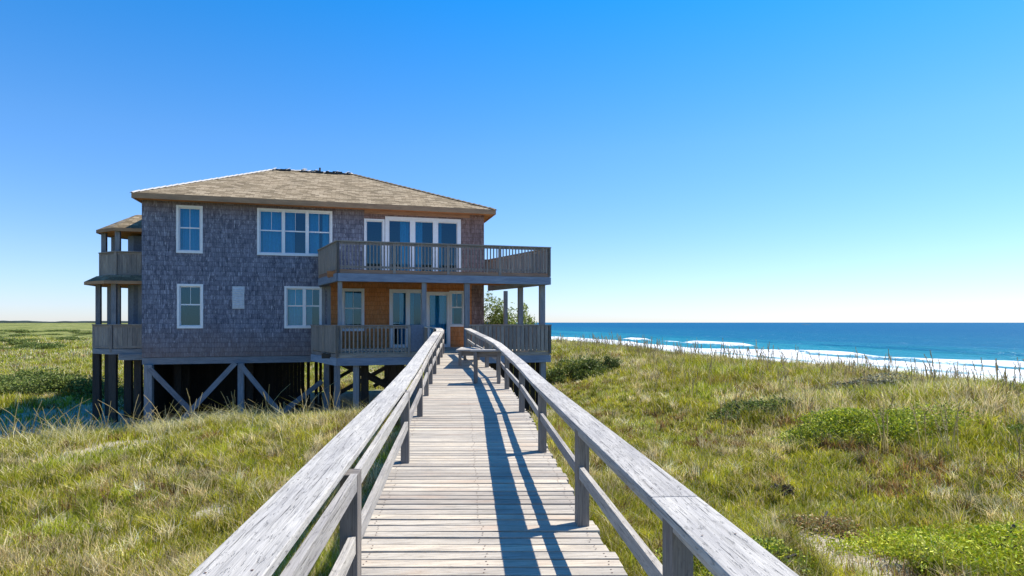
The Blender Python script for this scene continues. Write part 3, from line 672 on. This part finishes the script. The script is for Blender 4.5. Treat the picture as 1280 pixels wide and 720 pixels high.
brace(P2+.1, zz(304, 455), su(362), zz(362, 524)); brace(P3-.1, zz(402, 478), su(348), zz(350, 523), -.215)
# slat screen below the floor, near-black to carry the shade there: close boards, opening up towards the boardwalk
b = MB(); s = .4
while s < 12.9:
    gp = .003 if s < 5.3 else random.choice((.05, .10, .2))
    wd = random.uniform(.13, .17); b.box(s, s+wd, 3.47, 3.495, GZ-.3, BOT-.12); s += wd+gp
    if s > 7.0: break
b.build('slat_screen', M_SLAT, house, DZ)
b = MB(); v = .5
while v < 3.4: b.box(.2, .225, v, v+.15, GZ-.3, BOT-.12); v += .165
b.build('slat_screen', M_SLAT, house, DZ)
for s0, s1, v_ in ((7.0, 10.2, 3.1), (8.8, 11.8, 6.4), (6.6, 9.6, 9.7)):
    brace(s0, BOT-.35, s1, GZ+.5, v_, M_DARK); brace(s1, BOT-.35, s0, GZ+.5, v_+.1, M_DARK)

# ---- decks: each with floor, beams, posts and railings
def poly_rail(name, pts, zf, hgt=.98, bal=.125, bw_=.036, m=None, cap_m=None, solid=False, posts=True, par=None):
    """railing along pts (s, v): posts, flat cap, bottom rail and balusters"""
    m = m or M_HWB; par = par or house; r = MB(); c = MB()
    for (a, b2) in zip(pts, pts[1:]):
        A_, B_ = Vector((a[0], a[1], 0)), Vector((b2[0], b2[1], 0)); L = (B_-A_).length; d = (B_-A_)/L
        up = Vector((0, 0, zf)); e = d*.06
        r.beam(A_+up+e+Vector((0, 0, .13)), B_+up-e+Vector((0, 0, .13)), .04, .075)
        r.beam(A_+up+e+Vector((0, 0, hgt-.045)), B_+up-e+Vector((0, 0, hgt-.045)), .04, .08)
        n_ = max(1, int((L-.12)/bal)); ang = math.atan2(d.y, d.x)
        for i in range(n_):
            p = A_+d*(.06+(L-.12)*(i+.5)/n_)
            if solid: r.post(p.x, p.y, zf+.02, zf+hgt-.047, (L-.12)/n_-.008, .02, ang)
            else: r.post(p.x-d.y*-.032, p.y+d.x*-.032, zf+.0, zf+hgt-.047, bw_, .022, ang)
    R_ = r.build(name, m, par, DZ)
    for (a, b2) in zip(pts, pts[1:]):
        A_, B_ = Vector((a[0], a[1], zf+hgt)), Vector((b2[0], b2[1], zf+hgt)); d = (B_-A_).normalized(); c.beam(A_-d*.03, B_+d*.03, .15, .04)
    c.build('railing_cap', cap_m or m, R_, DZ)
    if posts:
        P_ = []
        for (a, b2) in zip(pts, pts[1:]):
            L = math.hypot(b2[0]-a[0], b2[1]-a[1]); n_ = max(1, round(L/1.9))
            for i in range(n_+1):
                q = (a[0]+(b2[0]-a[0])*i/n_, a[1]+(b2[1]-a[1])*i/n_)
                if all(math.hypot(q[0]-o_[0], q[1]-o_[1]) > .15 for o_ in P_): P_.append(q)
        for q in P_:
            b = MB(); b.post(q[0], q[1], zf-.12, zf+hgt-.042, .095); b.build('railing_post', m, R_, DZ)
    return R_
FV = -4.06
C1 = su(422.5, FV); C2 = su(686.5, FV)
UP = [(su(399, -1.0), -.02), (su(399.5, -1.0), -1.05), (C1, FV), (C2, FV), (C2-.25, -2.7), (13.62, .9), (SR+.005, .9)]
def deckplate(name, pts, zf, m, par=house):
    cx = sum(p[0] for p in pts)/len(pts); cy = sum(p[1] for p in pts)/len(pts)
    inn = [(p[0]+(cx-p[0])*.012, p[1]+(cy-p[1])*.012) for p in pts]
    b = MB(); b.prism(inn, zf-.04, zf); return b.build(name, m, par, DZ)
foot = UP+[(SR+.005, -.04)]
deckplate('upper_deck_floor', [(UP[0][0], -.04)]+UP[1:]+[(SR+.01, -.04)], UF, M_DECK)
b = MB(); v = -.3                             # joists seen from below
while v > FV+.2: b.box(UP[0][0]+.4, C2-.5, v-.02, v+.02, UF-.24, UF-.045); v -= .42
b.build('joists', M_CEDAR, house, DZ)
b = MB()
for a, c in zip(UP[1:4], UP[2:5]): b.beam((a[0], a[1], UF-.003), (c[0], c[1], UF-.003), .04, .14)
o = b.build('rim_board', M_RIM, house, DZ)
b = MB()
for a, c in zip(UP[1:5], UP[2:6]):
    A_ = Vector((a[0], a[1]-.05, UF-.145)); C_ = Vector((c[0], c[1]-.05, UF-.145)); b.beam(A_, C_, .12, .27)
b.box(UP[0][0]-.02, UP[0][0]+.06, -1.05, -.01, UF-.41, UF-.145)
b.build('deck_beam', M_BLUEB, house, DZ)
poly_rail('upper_railing', UP[:3], UF, .99, bal=.105, bw_=.085)
poly_rail('upper_railing', UP[2:4], UF, .99, bal=.118, bw_=.042)
poly_rail('upper_railing', UP[3:7], UF, .99, bal=.12, bw_=.085)
# posts between the decks
for s, v, w_ in ((su(425, FV+.12), FV+.12, .15), (su(411, -1.0), -1.0, .15), (su(530, FV+.06), FV+.06, .16), (su(583.5, FV+.06), FV+.06, .19),
                 (su(677.5, -3.7), -3.7, .2), (su(650.5, -2.0), -2.0, .19), (su(632, .7), .7, .16), (su(404.5, -.6), -.6, .13)):
    b = MB(); b.post(s, v, FL-.02, UF-.42, w_); b.build('porch_post', M_HW, house, DZ)
LO = [(su(390, -.6), -.02), (su(390.5, -.9), -.95), (C1-.02, FV-.02)]
S1 = su(529, FV)
RO = [(su(586, FV), FV), (C2+.02, FV), (C2-.2, -2.7), (13.75, .9), (SR+.02, .9)]
deckplate('lower_deck_floor', [(LO[0][0], -.04)]+LO[1:]+RO[1:]+[(SR+.01, -.04)], FL, M_DECK)
b = MB()
for a, c in [(LO[1], LO[2]), (LO[2], (C2+.02, FV))]: b.beam((a[0], a[1], FL-.045), (c[0], c[1], FL-.045), .05, .13)
b.build('rim_board', M_HWB, house, DZ)
b = MB()
for a, c in [(LO[1], LO[2]), (LO[2], (C2+.02, FV)), (RO[1], RO[2]), (RO[2], RO[3])]: b.beam((a[0], a[1]+.03, FL-.18), (c[0], c[1]+.03, FL-.18), .12, .26)
b.build('deck_beam', M_BLUEB, house, DZ)
b = MB(); v = -.4
while v > FV+.2: b.box(LO[0][0]+.5, C2-.5, v-.02, v+.02, FL-.22, FL-.045); v -= .6
b.build('joists', M_DARK, house, DZ)
SP = su(511.5, FV)
poly_rail('lower_railing', LO[:2]+[LO[2]], FL, .96, bal=.105, bw_=.09)
poly_rail('lower_railing', [LO[2], (SP, FV)], FL, .96, bal=.135, bw_=.045)
poly_rail('lower_railing', [(RO[0][0]+.03, FV), RO[1]], FL, .97, bal=.15, bw_=.12)
poly_rail('lower_railing', RO[1:], FL, .97, bal=.15, bw_=.12)
b = MB(); b.box(SP+.05, S1, FV-.03, FV+.03, FL+.02, FL+.97); b.build('railing_panel', M_PANEL, house, DZ)
for px in (421.5, 445, 520, 600, 678):
    s = su(px, FV+.15); b = MB(); b.post(s, FV+.15, GZ-.7, FL-.445, .2); b.build('pile', M_HW, house, DZ)
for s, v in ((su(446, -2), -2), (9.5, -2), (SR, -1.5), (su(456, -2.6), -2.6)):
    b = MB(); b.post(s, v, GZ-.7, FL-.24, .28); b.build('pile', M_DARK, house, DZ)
b = MB(); s = su(614, FV+.3)  # dark skirt boards added to stand for the darkness under the deck
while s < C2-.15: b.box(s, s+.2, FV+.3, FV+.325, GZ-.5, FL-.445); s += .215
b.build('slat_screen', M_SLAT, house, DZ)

# ---- eight-sided two-storey porch at the left side
gc, gv = -.75, 2.7
def octo(r, ph=math.pi/8): return [(gc+r*math.cos(ph+i*math.pi/4), gv+r*math.sin(ph+i*math.pi/4)) for i in range(8)]
def ok(p): return p[0] < -.05
def octroof(name, r0, r1, z0, z1, th):
    a = octo(r0); c = octo(r1); b = MB()
    for i in range(8):
        j = (i+1) % 8
        b.quad([(a[i][0], a[i][1], z0), (a[j][0], a[j][1], z0), (c[j][0], c[j][1], z1), (c[i][0], c[i][1], z1)])
    o = b.build(name, M_ROOF, house, DZ); f = MB()
    for i in range(8):
        j = (i+1) % 8; f.beam((a[i][0], a[i][1], z0-.004), (a[j][0], a[j][1], z0-.004), .035, th)
    f.build('fascia', M_TRIMB, o, DZ); u = MB(); u.prism(octo(r0-.06), z0-th*.7, z0-th*.7+.02); u.build('soffit', M_CEDAR, o, DZ)
octroof('porch_roof', 1.62, .3, 3.72, 4.45, .13); octroof('porch_skirt_roof', 2.02, 1.62, 1.62, 1.86, .12)
for nm, r, zf in (('porch_floor', 1.75, FL), ('porch_floor', 1.5, UF)):
    b = MB(); b.prism(octo(r), zf-.2, zf); b.build(nm, M_HW, house, DZ)
for r, z0, z1 in ((1.55, FL, 1.52), (1.36, UF, 3.6)):
    for p in octo(r):
        b = MB(); b.post(p[0], p[1], z0, z1, .17); b.build('porch_post', M_HW, house, DZ)
pp = octo(1.7); q = [pp[i] for i in (2, 3, 4, 5, 6)]
poly_rail('porch_railing', [(-.05, pp[2][1])]+q[:0]+[pp[2], pp[3], pp[4], pp[5], pp[6], (-.05, pp[6][1]+.02)], FL, .98, bal=.15, m=M_HWB, solid=True)
pp = octo(1.48); poly_rail('porch_railing', [pp[2], pp[3], pp[4], pp[5], pp[6], (-.05, pp[6][1]+.02)], UF, .98, bal=.15, m=M_HWB, solid=True)
b = MB(); b.box(-1.1, -.02, .95, 1.1, FL-.42, FL-.2); b.build('floor_beam', M_HW, house, DZ)
for p in octo(1.6):
    b = MB(); b.post(p[0], p[1], GZ-.7, FL-.2, .25); b.build('pile', M_DARK, house, DZ)
for p in ((-1.5, 3.3), (-.6, 1.6), (-1.2, 2.4), (-.2, 3.0)):
    b = MB(); b.post(p[0], p[1], GZ-.7, FL-.2, .26); b.build('pile', M_DARK, house, DZ)
for p in ((-.55, 1.7), (-.2, 1.5), (-1.1, 2.9), (-1.5, 2.2)):
    b = MB(); b.post(p[0], p[1], FL, 1.52, .14); b.build('porch_post', M_HW, house, DZ)
b = MB(); b.prism(octo(.55), FL, 3.55); b.build('stair_core', M_PANEL, house, DZ)

# ================================================================== VEGETATION
def blades(x, y, h, wd, lean, curve, tint, name, m, kind='stuff', z0=None, tip=None):
    n = len(x); ang = RNG.uniform(0, 2*np.pi, n)
    # broad face turned at random, blade leans along its own direction with a common wind lean towards -x
    dx = np.cos(ang)*lean-.06*lean; dy = np.sin(ang)*lean
    fa = RNG.uniform(0, np.pi, n); px, py = np.cos(fa)*wd/2, np.sin(fa)*wd/2
    z = ground(x, y)+EYE if z0 is None else z0
    z = z-.02
    V = np.zeros((n, 5, 3))
    V[:, 0] = np.stack([x-px, y-py, z], 1); V[:, 1] = np.stack([x+px, y+py, z], 1)
    m1 = .5; mx, my, mz = x+dx*h*m1*.55, y+dy*h*m1*.55, z+h*m1
    V[:, 2] = np.stack([mx+px*.8, my+py*.8, mz], 1); V[:, 3] = np.stack([mx-px*.8, my-py*.8, mz], 1)
    tz = z+h*(1-curve*.5*lean)
    V[:, 4] = np.stack([x+dx*h*(1+curve), y+dy*h*(1+curve), tz], 1)
    I = np.arange(n)[:, None]*5; Q = I+np.array([0, 1, 2, 3]); T = I+np.array([3, 2, 4])
    tt = np.repeat(tint[:, None, :], 5, 1); tt[:, 4] = tt[:, 4]*(tip if tip is not None else 1.25)
    o = fast_mesh(name, V.reshape(-1, 3), Q, T, m, np.clip(tt.reshape(-1, 3), 0, 1)); o['kind'] = kind; return o
def scatter(n, r0, r1, half=54):
    r = r0*np.exp(RNG.uniform(0, 1, n)*math.log(r1/r0)); a = RNG.uniform(-R(half), R(half), n)
    return r*np.sin(a), r*np.cos(a), r
def keepout(x, y):
    s = (x-HX)*UX+(y-HY)*UY; v = -(x-HX)*UY+(y-HY)*UX
    inside = (s > -.2) & (s < 13.6) & (v > .3) & (v < 10.4)
    inside |= (np.hypot(s-gc, v-gv) < 2.1)
    inside |= (s > 5.5) & (s < 15) & (v > -3.7) & (v < .5)
    return inside
GREEN = np.array([.22, .26, .014]); OLIVE = np.array([.37, .35, .035]); STRAW = np.array([.52, .43, .21]); PALE = np.array([.66, .60, .42]); LIME = np.array([.27, .34, .02])
BROWN = np.array([.20, .12, .05])
def colours(x, y, n):
    a = fb(x/3.1+7, y/3.1, 101); b = fb(x/1.1, y/1.1, 111); dry = sm(.42, .68, a*.55+b*.45)
    lm = sm(.60, .72, fb(x/2.4+31, y/2.4+5, 121)); br = sm(.66, .76, fb(x/1.6+3, y/1.6+50, 131))
    u = RNG.uniform(0, 1, n); t = GREEN+(OLIVE-GREEN)*RNG.uniform(0, 1, (n, 1))
    t = t*(1-lm[:, None]*.6)+LIME*lm[:, None]*.6
    st = u < (.14+.52*dry); t[st] = (STRAW+(PALE-STRAW)*RNG.uniform(0, 1, (n, 1)))[st]
    bm = (RNG.uniform(0, 1, n) < br*.6+.05); t[bm] = BROWN
    vs = .35+1.3*fb(x/.5+2, y/.5, 171)[:, None]
    return t*1.08*RNG.uniform(.6, 1.4, (n, 1))*vs*np.array([1.06, 1.0, .9]), dry
# main cover
x, y, r = scatter(1500000, 2.6, 170)
c = x*UX+y*UY; pt = patch(x, y); dens = fb(x/.9, y/.9, 141)
k = (~keepout(x, y)) & (c < 22.8) & (RNG.uniform(0, 1, len(x)) > pt*.80) & (RNG.uniform(.12, .62, len(x)) < dens+.12)
bwm = (x > np.interp(y, [p[0] for p in LE], [p[1] for p in LE])) & (x < np.interp(y, [p[0] for p in RE], [p[1] for p in RE])) & (y < 21.5)
k &= ~(bwm & (RNG.uniform(0, 1, len(x)) < .6))
x, y, r, c = x[k], y[k], r[k], c[k]; n = len(x)
tint, dry = colours(x, y, n)
tall = sm(.5, .75, fb(x/2.6+90, y/2.6, 151)); seaw = sm(10, 17, c); lf = sm(-3, -8, c)
h = (.13+.20*tall+.22*seaw+.08*lf)*RNG.uniform(.55, 1.3, n)*(1+.0035*np.minimum(r, 60))
h = np.where(bwm[k], h*.6, h)
wd = .0045+.00085*r*RNG.uniform(.6, 1.3, n); wd = np.minimum(wd, .10)
blades(x, y, h, wd, RNG.uniform(.08, .7, n)**1.2, .25, tint, 'grass', M_GRASS)
# tussocks: blades springing from shared roots, taller than the cover between them
nt = 17000; x, y, r = scatter(nt, 3.2, 95)
c = x*UX+y*UY; onw = (x > np.interp(y, [p[0] for p in LE], [p[1] for p in LE])-.25) & (x < np.interp(y, [p[0] for p in RE], [p[1] for p in RE])+.25) & (y < 21.5)
k = (~keepout(x, y)) & (c < 21.5) & (patch(x, y) < .7) & (~onw) & (RNG.uniform(.2, .62, nt) < fb(x/2.1+8, y/2.1, 181))
x, y, r = x[k], y[k], r[k]; nt = len(x)
tc_, _ = colours(x, y, nt); NB = 30
H = (.17+.30*RNG.uniform(0, 1, nt)**1.6)*(1+.5*sm(9, 17, x*UX+y*UY)); I = np.repeat(np.arange(nt), NB); n = len(I)
rad = RNG.normal(0, .055, (n, 2))*(1+.006*r[I])[:, None]
dryb = RNG.uniform(0, 1, (n, 1)) < .22
tt = np.where(dryb, STRAW*RNG.uniform(.7, 1.25, (n, 1)), tc_[I]*RNG.uniform(.65, 1.3, (n, 1)))
blades(x[I]+rad[:, 0], y[I]+rad[:, 1], H[I]*RNG.uniform(.6, 1.15, n), .0035+.0008*r[I], RNG.uniform(.05, .75, n), .4, tt, 'grass_tussocks', M_GRASS)
# long arching straw-coloured grass in front of the house and by the sandy hollow
n = 150000; x = RNG.uniform(-24, 2.5, n); y = RNG.uniform(10.5, 24.5, n)
cl2 = fb(x/1.2+5, y/1.2, 161); ss = (x-HX)*UX+(y-HY)*UY; vv = -(x-HX)*UY+(y-HY)*UX
band = np.exp(-((vv+4.4+1.6*(fb(x/4, y/4, 165)-.5))/2.5)**2)
k = (RNG.uniform(0, 1, n) < band*sm(.42, .58, cl2)*sm(-.8, -2.6, vv)) & (~keepout(x, y)) & (patch(x, y) < .75) & (x < np.interp(y, [p[0] for p in LE], [p[1] for p in LE])-.2)
x, y = x[k], y[k]; n = len(x)
t = OLIVE*.9+(PALE-OLIVE*.9)*(RNG.uniform(0, 1, (n, 1))**1.3); t = t*(.45+1.1*fb(x/.8, y/.8, 191)[:, None])
blades(x, y, RNG.uniform(.22, .55, n)+.5*RNG.uniform(0, 1, n)**9, RNG.uniform(.010, .020, n), RNG.uniform(.25, 1.0, n), .35, t, 'long_straw_grass', M_GRASS)

def stalk_mesh(name, nst, hmin, hmax, seed, lean=.35, spread=.25, head=True):
    rg = np.random.default_rng(seed); V, Q, T, C = [], [], [], []
    def add(vs, qs, ts, col):
        i = len(V); V.extend(vs); Q.extend([[i+a_ for a_ in q_] for q_ in qs]); T.extend([[i+a_ for a_ in t_] for t_ in ts]); C.extend([col]*len(vs))
    for _ in range(nst):
        bx, by = rg.normal(0, spread, 2)*.6; a = rg.uniform(0, 6.28); H = rg.uniform(hmin, hmax); ln = rg.uniform(.1, 1)*lean; w_ = .011
        col = STRAW*rg.uniform(.6, 1.1); p = []
        for i in range(6):
            t_ = i/5; o_ = ln*H*t_**2.2; p.append((bx+math.cos(a)*o_-.12*H*t_**2*lean, by+math.sin(a)*o_, H*t_*(1-.12*t_*ln)-.05))
        for i in range(5):
            q0, q1 = p[i], p[i+1]
            for ddx, ddy in ((w_, 0), (0, w_)):
                add([(q0[0]-ddx, q0[1]-ddy, q0[2]), (q0[0]+ddx, q0[1]+ddy, q0[2]), (q1[0]+ddx*.7, q1[1]+ddy*.7, q1[2]), (q1[0]-ddx*.7, q1[1]-ddy*.7, q1[2])], [[0, 1, 2, 3]], [], col)
        if head:
            hc = np.array([.23, .165, .085])*rg.uniform(.6, 1.15); L0 = rg.uniform(.55, .68)
            for i in range(22):
                t_ = L0+(1-L0)*i/21; f_ = t_*5; i0 = min(4, int(f_)); fr_ = f_-i0; P_ = np.array(p[i0])*(1-fr_)+np.array(p[i0+1])*fr_
                an = rg.uniform(0, 6.28); sz = .035*math.sin(math.pi*min(1, (t_-L0)/(1-L0)*.8+.2))*.75+.010; d = np.array([math.cos(an)*sz, math.sin(an)*sz, rg.uniform(-.01, .03)])
                s_ = np.array([-math.sin(an), math.cos(an), .4])*.012
                add([tuple(P_), tuple(P_+d*.6+s_), tuple(P_+d*1.3), tuple(P_+d*.6-s_)], [[0, 1, 2, 3]], [], hc)
    for _ in range(nst*5):
        bx, by = rg.normal(0, spread, 2)*.7; a = rg.uniform(0, 6.28); H = rg.uniform(.25, .6); ln = rg.uniform(.2, .8); w_ = .006
        col = (OLIVE if rg.uniform() < .7 else STRAW)*rg.uniform(.8, 1.3); ddx, ddy = -math.sin(a)*w_, math.cos(a)*w_
        ex, ey = math.cos(a)*ln*H, math.sin(a)*ln*H
        add([(bx-ddx, by-ddy, -.03), (bx+ddx, by+ddy, -.03), (bx+ex*.4+ddx, by+ey*.4+ddy, H*.6), (bx+ex*.4-ddx, by+ey*.4-ddy, H*.6), (bx+ex, by+ey, H*.9)], [[0, 1, 2, 3]], [[3, 2, 4]], col)
    return fast_mesh(name, np.array(V), np.array(Q), np.array(T) if T else np.zeros((0, 3), int), M_GRASS, np.clip(np.array(C), 0, 1))
oats = [stalk_mesh('sea_oats', 4, .8, 1.25, 200+i) for i in range(6)]
spots = []
rg = np.random.default_rng(5)
while len(spots) < 270:
    l_ = 5+75*rg.uniform()**1.3; c_ = rg.uniform(17.0, 20.8) if rg.uniform() < .85 else rg.uniform(11, 17)
    x_, y_ = c_*UX-l_*UY, c_*UY+l_*UX
    if y_ < 8 or abs(math.atan2(x_, y_)) > R(50) or x_ < 2.2: continue
    spots.append((x_, y_, rg.uniform(.75, 1.25)))
spots += [(9.6, 13.4, 1), (11.4, 12.6, .9), (8.2, 16, 1), (6.0, 17, .9)]
for i, (x_, y_, s_) in enumerate(spots):
    o = oats[i] if i < 6 else oats[i % 6].copy()
    if i >= 6: COL.objects.link(o)
    o.location = (x_, y_, float(ground(x_, y_))+EYE-.02); o.rotation_euler = (0, 0, rg.uniform(-.7, .7)); o.scale = (s_, s_, s_*rg.uniform(.85, 1.1))
    o['label'] = 'clump of tan sea oats standing up along the dune crest'; o['category'] = 'sea oats'; o['group'] = 'sea oats along the dune crest'
# bare arching stalks near the hollow on the left
arch = [stalk_mesh('dry_grass_tuft', 5, .9, 1.5, 300+i, lean=.8, spread=.12, head=False) for i in range(4)]
asp = []
for px, py_, Y_ in ((40, 0, 18.6), (62, 0, 18.2), (95, 0, 19.4), (130, 0, 19), (165, 0, 19.6), (205, 0, 20), (240, 0, 19.4), (290, 0, 19.6), (335, 0, 19.8), (385, 0, 19.6), (15, 0, 17.4), (415, 0, 19.2)):
    asp.append(((px-640)/760*Y_, Y_))
for _ in range(46):
    s_ = rg.uniform(-4.5, 9.6); v_ = rg.uniform(-4.6, -2.0); x_, y_ = world(s_, v_)
    asp.append((x_, y_))
for i, (x_, y_) in enumerate(asp):
    o = arch[i] if i < 4 else arch[i % 4].copy()
    if i >= 4: COL.objects.link(o)
    o.location = (x_, y_, float(ground(x_, y_))+EYE-.02); o.rotation_euler = (0, 0, rg.uniform(0, 6.28)); f_ = 1 if i < 12 else rg.uniform(.35, .75); o.scale = (f_, f_, f_)
    o['label'] = 'tuft of long arching straw stalks in the grass before the house'; o['category'] = 'grass tuft'; o['group'] = 'arching straw tufts before the house'

def shrub(name, x, y, rx, ry, h, n, leaf, cols, label, seed=1, lift=0, cat='shrub', trunk=False, flat=.0, crownmin=0.0, group=None):
    rg = np.random.default_rng(seed); gz = float(ground(x, y))+EYE
    o = thing(name, (x, y, gz), 0, label, cat, group)
    # leaf clumps: several lobes, leaves gathered in the outer shell of each
    nl = 26 if not trunk else 30; la = rg.uniform(0, 6.28, nl); lr = np.sqrt(rg.uniform(0, 1, nl)); 
    lx = np.cos(la)*lr*rx*.85; ly = np.sin(la)*lr*ry*.85; lz = crownmin+(h-crownmin)*(1-lr**2*.75)*rg.uniform(.3, .95, nl); ls_ = rg.uniform(.18, .5, nl)
    idx = rg.integers(0, nl, n); d = rg.normal(0, 1, (n, 3)); d /= np.linalg.norm(d, axis=1)[:, None]; rr = rg.uniform(.35, 1.05, n)**.6
    hh = (h-crownmin)*.5
    P = np.stack([lx[idx]+d[:, 0]*rx*ls_[idx]*rr*1.1, ly[idx]+d[:, 1]*ry*ls_[idx]*rr*1.1, lz[idx]+d[:, 2]*hh*ls_[idx]*rr*1.6], 1)
    P[:, 2] = np.maximum(P[:, 2], -.02+rg.uniform(0, .1, n)) if not trunk else P[:, 2]
    gx = ground(P[:, 0]+x, P[:, 1]+y)+EYE-gz
    P[:, 2] += gx*(1-crownmin/max(h, .01))
    a = rg.normal(0, 1, (n, 3)); a /= np.linalg.norm(a, axis=1)[:, None]; b_ = np.cross(a, rg.normal(0, 1, (n, 3))); b_ /= np.linalg.norm(b_, axis=1)[:, None]
    s_ = leaf*rg.uniform(.6, 1.3, (n, 1)); V = np.stack([P-a*s_, P+b_*s_*.38, P+a*s_, P-b_*s_*.38], 1).reshape(-1, 3)
    Q = np.arange(n*4).reshape(-1, 4); cc = np.array(cols); t = cc[rg.integers(0, len(cols), n)]*rg.uniform(.65, 1.35, (n, 1))*(.8+.5*rg.uniform(0, 1, nl)[idx][:, None])
    fast_mesh('foliage', V, Q, np.zeros((0, 3), int), M_LEAF, np.clip(np.repeat(t, 4, 0), 0, 1), o)
    st = MB(); k = 7 if trunk else 5
    for i in range(k):
        j = rg.integers(0, nl); p1 = Vector((lx[j], ly[j], lz[j]*.95+.1)); p0 = Vector((rg.normal(0, .05), rg.normal(0, .05), -.15)); mid = p0.lerp(p1, .5)+Vector((rg.normal(0, .08), rg.normal(0, .08), .05))
        w_ = .035 if not trunk else .09
        st.beam(p0, mid, w_*1.3, w_*1.3, up=(1, 0, .1)); st.beam(mid, p1, w_*.8, w_*.8, up=(1, 0, .1))
    st.build('trunk' if trunk else 'stems', M_DARK, o)
    return o
DG = [(.08, .11, .025), (.12, .155, .04), (.16, .18, .05)]; LG = [(.42, .46, .02), (.30, .37, .02), (.48, .48, .05)]; MG = [(.15, .20, .03), (.20, .25, .045), (.11, .15, .03)]
PG = [(.26, .25, .17), (.33, .31, .22), (.16, .17, .08)]
shrub('ground_shrub', 9.0, 15.2, 2.3, 1.1, .85, 20000, .036, LG+LG+MG, 'bright yellow-green low shrub mound in the middle of the right dune field', 1)
shrub('ground_shrub', 6.2, 7.9, 1.9, .8, .48, 14000, .028, LG, 'lime green ground-hugging shrub at the bottom right corner', 2)
shrub('ground_shrub', 2.75, 7.4, .9, .7, .42, 8000, .026, LG+MG, 'lime green low shrub beside the near right boardwalk railing', 3)
shrub('ground_shrub', 3.2, 32.5, 1.7, 1.2, 1.25, 7000, .07, DG+MG, 'dark round shrub beside the right end of the house deck', 4)
shrub('ground_shrub', 5.3, 33.5, .7, .6, .8, 2500, .06, DG, 'small dark shrub just right of the large round shrub', 5)
shrub('ground_shrub', 12.2, 20.4, 1.9, .8, .5, 8000, .05, PG+[(.08, .06, .04)], 'pale grey-brown dry shrub behind the bright mound on the right', 6)
shrub('ground_shrub', 7.6, 19.0, 1.5, .9, .4, 5000, .05, DG+MG, 'dull green low shrub left of the pale dry shrub', 7)
shrub('ground_shrub', 12.4, 13.6, 1.4, .9, .45, 8000, .035, MG, 'mid-green low shrub at the right edge of the frame', 8)
shrub('ground_shrub', 5.0, 11.4, .3, .22, .24, 700, .028, [(.06, .045, .03), (.10, .07, .04)], 'small dark shrub put in for a dark hole in the sandy grass on the right', 9)  # dark leaf clump standing in for a dark hole in the ground
shrub('ground_shrub', 4.6, 9.2, .8, .5, .26, 4000, .024, [(.34, .19, .07), (.28, .20, .07), (.22, .24, .05), (.4, .33, .16)], 'reddish brown low shrub between the pale sandy patches on the right', 10)
shrub('ground_shrub', -21.5, 30.5, 4.6, 1.5, 1.0, 14000, .07, DG+MG, 'dark green shrub band behind the shaded sandy hollow', 11)
shrub('ground_shrub', -15.9, 27.5, 1.6, 1.2, .9, 5000, .07, DG, 'dark shrub beside the left porch piles', 12)
shrub('ground_shrub', -27.5, 34.5, 3.2, 1.6, .9, 8000, .08, MG+DG, 'green shrub at the left edge beyond the sandy hollow', 13)
# scattered dark shrubs dotting the far plain on the left
protos = [shrub('plain_shrub', -58-9*q, 76+9*q, 2.2, 1.6, .9, 1400, .13, DG+MG, 'dark shrub dotted on the far grassy plain left of the house', 40+q, group='dark shrubs dotting the far plain') for q in range(4)]
for q in range(64):
    Y_ = 75*math.exp(rg.uniform(0, 1.3)); X_ = -Y_*rg.uniform(.62, 1.0); o = protos[q % 4]; z0_ = float(ground(X_, Y_))+EYE
    r_ = o.copy(); COL.objects.link(r_); r_.location = (X_, Y_, z0_); f_ = rg.uniform(.4, 1.2)*(Y_/75)**.6; r_.scale = (f_*rg.uniform(.8, 2.2), f_, f_*rg.uniform(.35, .7)); r_.rotation_euler = (0, 0, rg.uniform(-.4, .4))
    for ch in list(o.children):
        c_ = ch.copy(); COL.objects.link(c_); c_.parent = r_
# tall wind-shaped trees behind the right side of the house
shrub('wax_myrtle_tree', -.75, 34.5, 1.25, 1.1, 5.7, 11000, .085, [(.20, .26, .05), (.27, .32, .08), (.12, .17, .03)], 'tall leafy green tree seen through the open porch at the right', 30, cat='tree', trunk=True, crownmin=1.0)
shrub('wax_myrtle_tree', .75, 36.0, .75, .8, 4.5, 4500, .085, [(.24, .29, .07), (.30, .34, .09)], 'smaller light green tree right of the tall one behind the porch', 31, cat='tree', trunk=True, crownmin=1.0)

# low dark thicket along the far left horizon
tx = np.linspace(-3400, 900, 900); prof = 6.5*(.35+fb(tx/60, 0*tx, 401, 4)); V = []; Q = []
for j, (dy, f) in enumerate(((0, 0), (6, .75), (25, 1), (55, .8), (70, 0))):
    yy = 1500+120*np.sin(tx/700)+dy; V.append(np.stack([tx, yy, ground(tx, yy)+EYE-.5+prof*f*(1+.3*(vn(tx/14, 0*tx+j, 405)-.5))], 1))
ii = np.arange(5*900).reshape(5, 900); Q = np.stack([ii[:-1, :-1].ravel(), ii[:-1, 1:].ravel(), ii[1:, 1:].ravel(), ii[1:, :-1].ravel()], 1)
V = np.concatenate(V); o = fast_mesh('far_thicket', V, Q, np.zeros((0, 3), int), M_LEAF, np.array([.045, .06, .045])*(.6+.8*vn(V[:, 0]/9, V[:, 1], 409))[:, None], smooth=True); o['kind'] = 'stuff'
